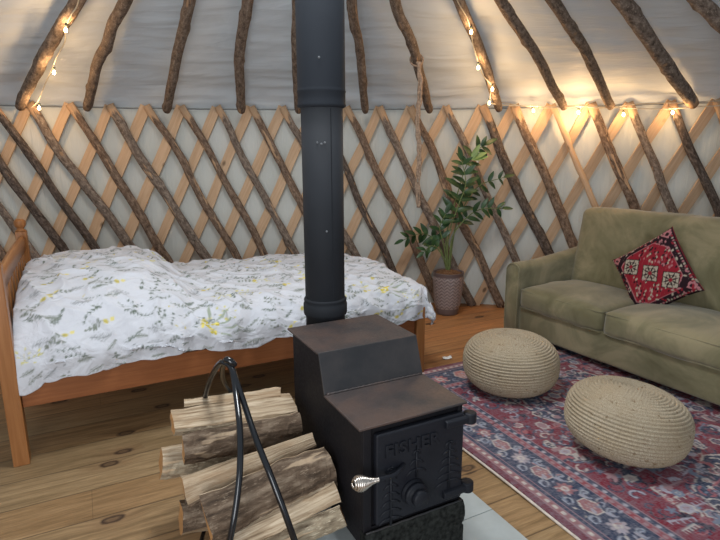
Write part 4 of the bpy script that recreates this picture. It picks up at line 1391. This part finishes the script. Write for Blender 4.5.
# base rail
soft('base', .08, SLn - .08, .025, .86, .045, .27, .025, .004, lump=.003)
for x, y in ((.06, .07), (SLn - .10, .07), (.06, .82), (SLn - .10, .82)):
    MB().box(x, x + .05, y, y + .05, 0, .05).build('foot', M['stove'], sofa, bevel=.004)
# arms: rounded top, slightly swept up to the back; front panel with piping
def arm(x0, flip, nm='arm'):
    w = .125
    prof = []
    top = .595
    for k in range(15):
        a = math.pi * k / 14
        prof.append((w / 2 - w / 2 * math.cos(a) * 1.04, top - .075 + .075 * math.sin(a) ** .8))
    prof = [(0.004, .03)] + [(0, .2)] + prof + [(w, .2), (w - .004, .03)]
    ys = [.0, .006, .02, .1, .2, .3, .4, .5, .6, .7, .8, .87, .89]
    V = []
    for y in ys:
        e = .975 if y in (0.0, .89) else 1
        rise = .075 * max(0, (y - .15) / .75) ** 1.3
        for px, pz in prof:
            xx = (px - w / 2) * e + w / 2; z_ = pz + (rise if pz > .4 else rise * max(0, (pz - .2)) / .3)
            z_ = (z_ - .3) * e + .3
            xx += .006 * N3(Vector((y * 5, pz * 5, x0 + 3)))
            V.append((x0 + xx, y, z_))
    n = len(prof)
    o = mk(nm, V, grid_faces(len(ys), n, cv=True) + [tuple(range(n))[::-1], tuple(range(len(V) - n, len(V)))], M['suede'], sofa)
    bm = bmesh.new(); bm.from_mesh(o.data); bmesh.ops.recalc_face_normals(bm, faces=bm.faces); bm.to_mesh(o.data); bm.free()
    w_ = o.modifiers.new('b', 'BEVEL'); w_.width = .006; w_.segments = 2; w_.limit_method = 'ANGLE'; w_.angle_limit = R(50)
    pp = [(x0 + (px - w / 2) * .97 + w / 2, -.002, (pz - .3) * .97 + .3) for px, pz in prof]
    MB().tube(catmull(pp, 80), .0055, 8).build('piping', M['suede'], o, True)
    return o
arm(0, 1); arm(SLn - .125, -1)
# seat cushions with piping
seam = .845
for k, (a, b) in enumerate(((.128, seam), (seam + .004, SLn - .128))):
    c = soft('seat_cushion', a, b, .0, .62, .245, .415, .045, .040, seed=k * 5, lump=.008)
    for z in (.262, .395):
        rr_ = .043; P = []
        for (cx, cy, a0) in ((a + rr_, .0 + rr_, math.pi), (b - rr_, .0 + rr_, 1.5 * math.pi), (b - rr_, .60 - rr_, 0), (a + rr_, .60 - rr_, .5 * math.pi)):
            for q in range(5): t_ = a0 + q / 4 * math.pi / 2; P.append((cx + (rr_ - .006) * math.cos(t_), cy + (rr_ - .006) * math.sin(t_) - (.018 * max(0, math.sin(math.pi * (cx - a) / (b - a))) if cy < .2 else 0), z))
        P.append(P[0])
        MB().tube(P, .004, 6).build('piping', M['suede'], c, True)
# tight back, leaning rearwards
bk = soft('backrest', .105, SLn - .105, .56, .74, .30, .985, .06, .010, shear=.17, lump=.010, seed=2)

# ---- kilim cushion
cv = Cv(.42, .42, .003, (.30, .03, .045))
KR, KP, KC, KD = (.27, .018, .03), (.42, .17, .18), (.42, .36, .28), (.025, .012, .016)
cv.poly([(0, 0), (.42, 0), (.42, .42), (0, .42)], KD)
cv.poly([(.06, .09), (.13, .05), (.30, .05), (.37, .12), (.37, .30), (.30, .37), (.13, .37), (.06, .33)], KR)
cv.pl([(.06, .09), (.13, .05), (.30, .05), (.37, .12), (.37, .30), (.30, .37), (.13, .37), (.06, .33)], .006, KP, 1, True)
for k in range(3):
    c = .12 + k * .09
    x, y = c, .42 - c
    P = [(x - .062, y - .014), (x + .014, y - .062), (x + .062, y + .014), (x - .014, y + .062)]
    cv.poly(P, KC); cv.pl(P, .005, KD, 1, True)
    for q in range(8): a_ = q * math.pi / 4 + .6; cv.leaf(x, y, .05, .005, a_, KD)
    cv.pl([(x + (p[0] - x) * .6, y + (p[1] - y) * .6) for p in P], .004, KD, 1, True)
    cv.ell(x, y, .012, .012, 0, KR)
rk = random.Random(8)
for q in range(230):
    x, y = rk.uniform(.07, .36), rk.uniform(.06, .36)
    if abs((x + y) - .42) < .07: continue
    cv.leaf(x, y, .018, .006, .8, rk.choice([KP, KC, KD]))
for q in range(24):
    t_ = .01 + q * .017
    for (x, y) in ((t_, .015), (.405, t_), (t_, .405), (.015, t_)): cv.ell(x, y, .007, .005, .7, KP if q % 2 else KC)
for (x, y) in ((.035, .045), (.385, .045), (.385, .385), (.04, .385)):
    cv.poly([(x - .03, y), (x, y - .03), (x + .03, y), (x, y + .03)], KP); cv.ell(x, y, .012, .012, 0, KD)
for q in range(220):
    x, y = rk.uniform(0, .42), rk.uniform(0, .42)
    if .06 < x < .37 and .06 < y < .37: continue
    cv.leaf(x, y, .022, .006, rk.uniform(0, 6.28), rk.choice([KP, KR, KR, KC]))
N_ = 120
def cush(sgn):
    V = []; 
    for i in range(N_):
        for j in range(N_):
            u, v = i / (N_ - 1) * 2 - 1, j / (N_ - 1) * 2 - 1
            pin = 1 - .07 * ((1 - abs(u) ** 3) * abs(v) ** 6)
            pin2 = 1 - .07 * ((1 - abs(v) ** 3) * abs(u) ** 6)
            th = .062 * ((1 - u ** 4) * (1 - v ** 4)) ** .55
            wv = .006 * N3(Vector((u * 2.5, v * 2.5, sgn * 3)))
            V.append((u * .236 * pin2, v * .236 * pin, sgn * (th + wv * (1 - max(abs(u), abs(v)) ** 4))))
    return V
V = cush(1) + cush(-1)
F = grid_faces(N_, N_) + [tuple(N_ * N_ + q for q in f[::-1]) for f in grid_faces(N_, N_)]
g = np.linspace(0, .42, N_); X, Y = np.meshgrid(g, g, indexing='ij')
cc = cv.sample(X, Y).reshape(-1, 4); cc = np.concatenate([cc, cc])
kc = mk('kilim_cushion', V, F, M['kilim'], None, True, {'col': cc})
bm = bmesh.new(); bm.from_mesh(kc.data); bmesh.ops.remove_doubles(bm, verts=bm.verts, dist=.0006); bm.to_mesh(kc.data); bm.free()
kc.data.polygons.foreach_set('use_smooth', [True] * len(kc.data.polygons))
Ms = Matrix.Translation(SF) @ Matrix.Rotation(SA_, 4, 'Z')
Mc = Matrix.Translation((.905, .445, .615)) @ Matrix.Rotation(R(78), 4, 'X') @ Matrix.Rotation(R(38), 4, 'Z')
kc.matrix_world = Ms @ Mc
tag(kc, 'red kilim cushion with diamonds propped on its corner on the sofa', 'cushion')

# ------------------------------------------------------------------ light
w = bpy.data.worlds.new('world'); scn.world = w; w.use_nodes = True
bg = w.node_tree.nodes['Background']; bg.inputs[0].default_value = (.80, .90, 1.0, 1); bg.inputs[1].default_value = .40
def area(name, loc, rot, sx, sy, e, col):
    l = bpy.data.lights.new(name, 'AREA'); l.shape = 'RECTANGLE'; l.size = sx; l.size_y = sy; l.energy = e; l.color = col
    o = bpy.data.objects.new(name, l); o.location = loc; o.rotation_euler = rot; COL.objects.link(o); return o
# daylight through the crown and through the open door behind the viewer
area('crown_daylight', (APEX.x, APEX.y, 3.25), (0, 0, 0), .8, .8, 66, (.93, .97, 1))
area('door_daylight', (-.5, -1.1, 1.15), (R(108), 0, R(0)), 1.5, 1.9, 46, (.93, .96, 1))

# ------------------------------------------------------------------ camera
cd = bpy.data.cameras.new('camera'); cam = bpy.data.objects.new('camera', cd); COL.objects.link(cam)
cd.sensor_width = 36; cd.lens = 27.0; cd.clip_start = .05; cd.clip_end = 60
cam.matrix_world = Matrix.Translation((0, 0, CAM_H)) @ Matrix.Rotation(math.pi / 2 - CP, 4, 'X') @ Matrix.Rotation(-.004, 4, 'Z')
scn.camera = cam
vs_ = scn.view_settings
vs_.view_transform = 'Standard'; vs_.look = 'None'; vs_.exposure = .35; vs_.gamma = 1; vs_.use_curve_mapping = False
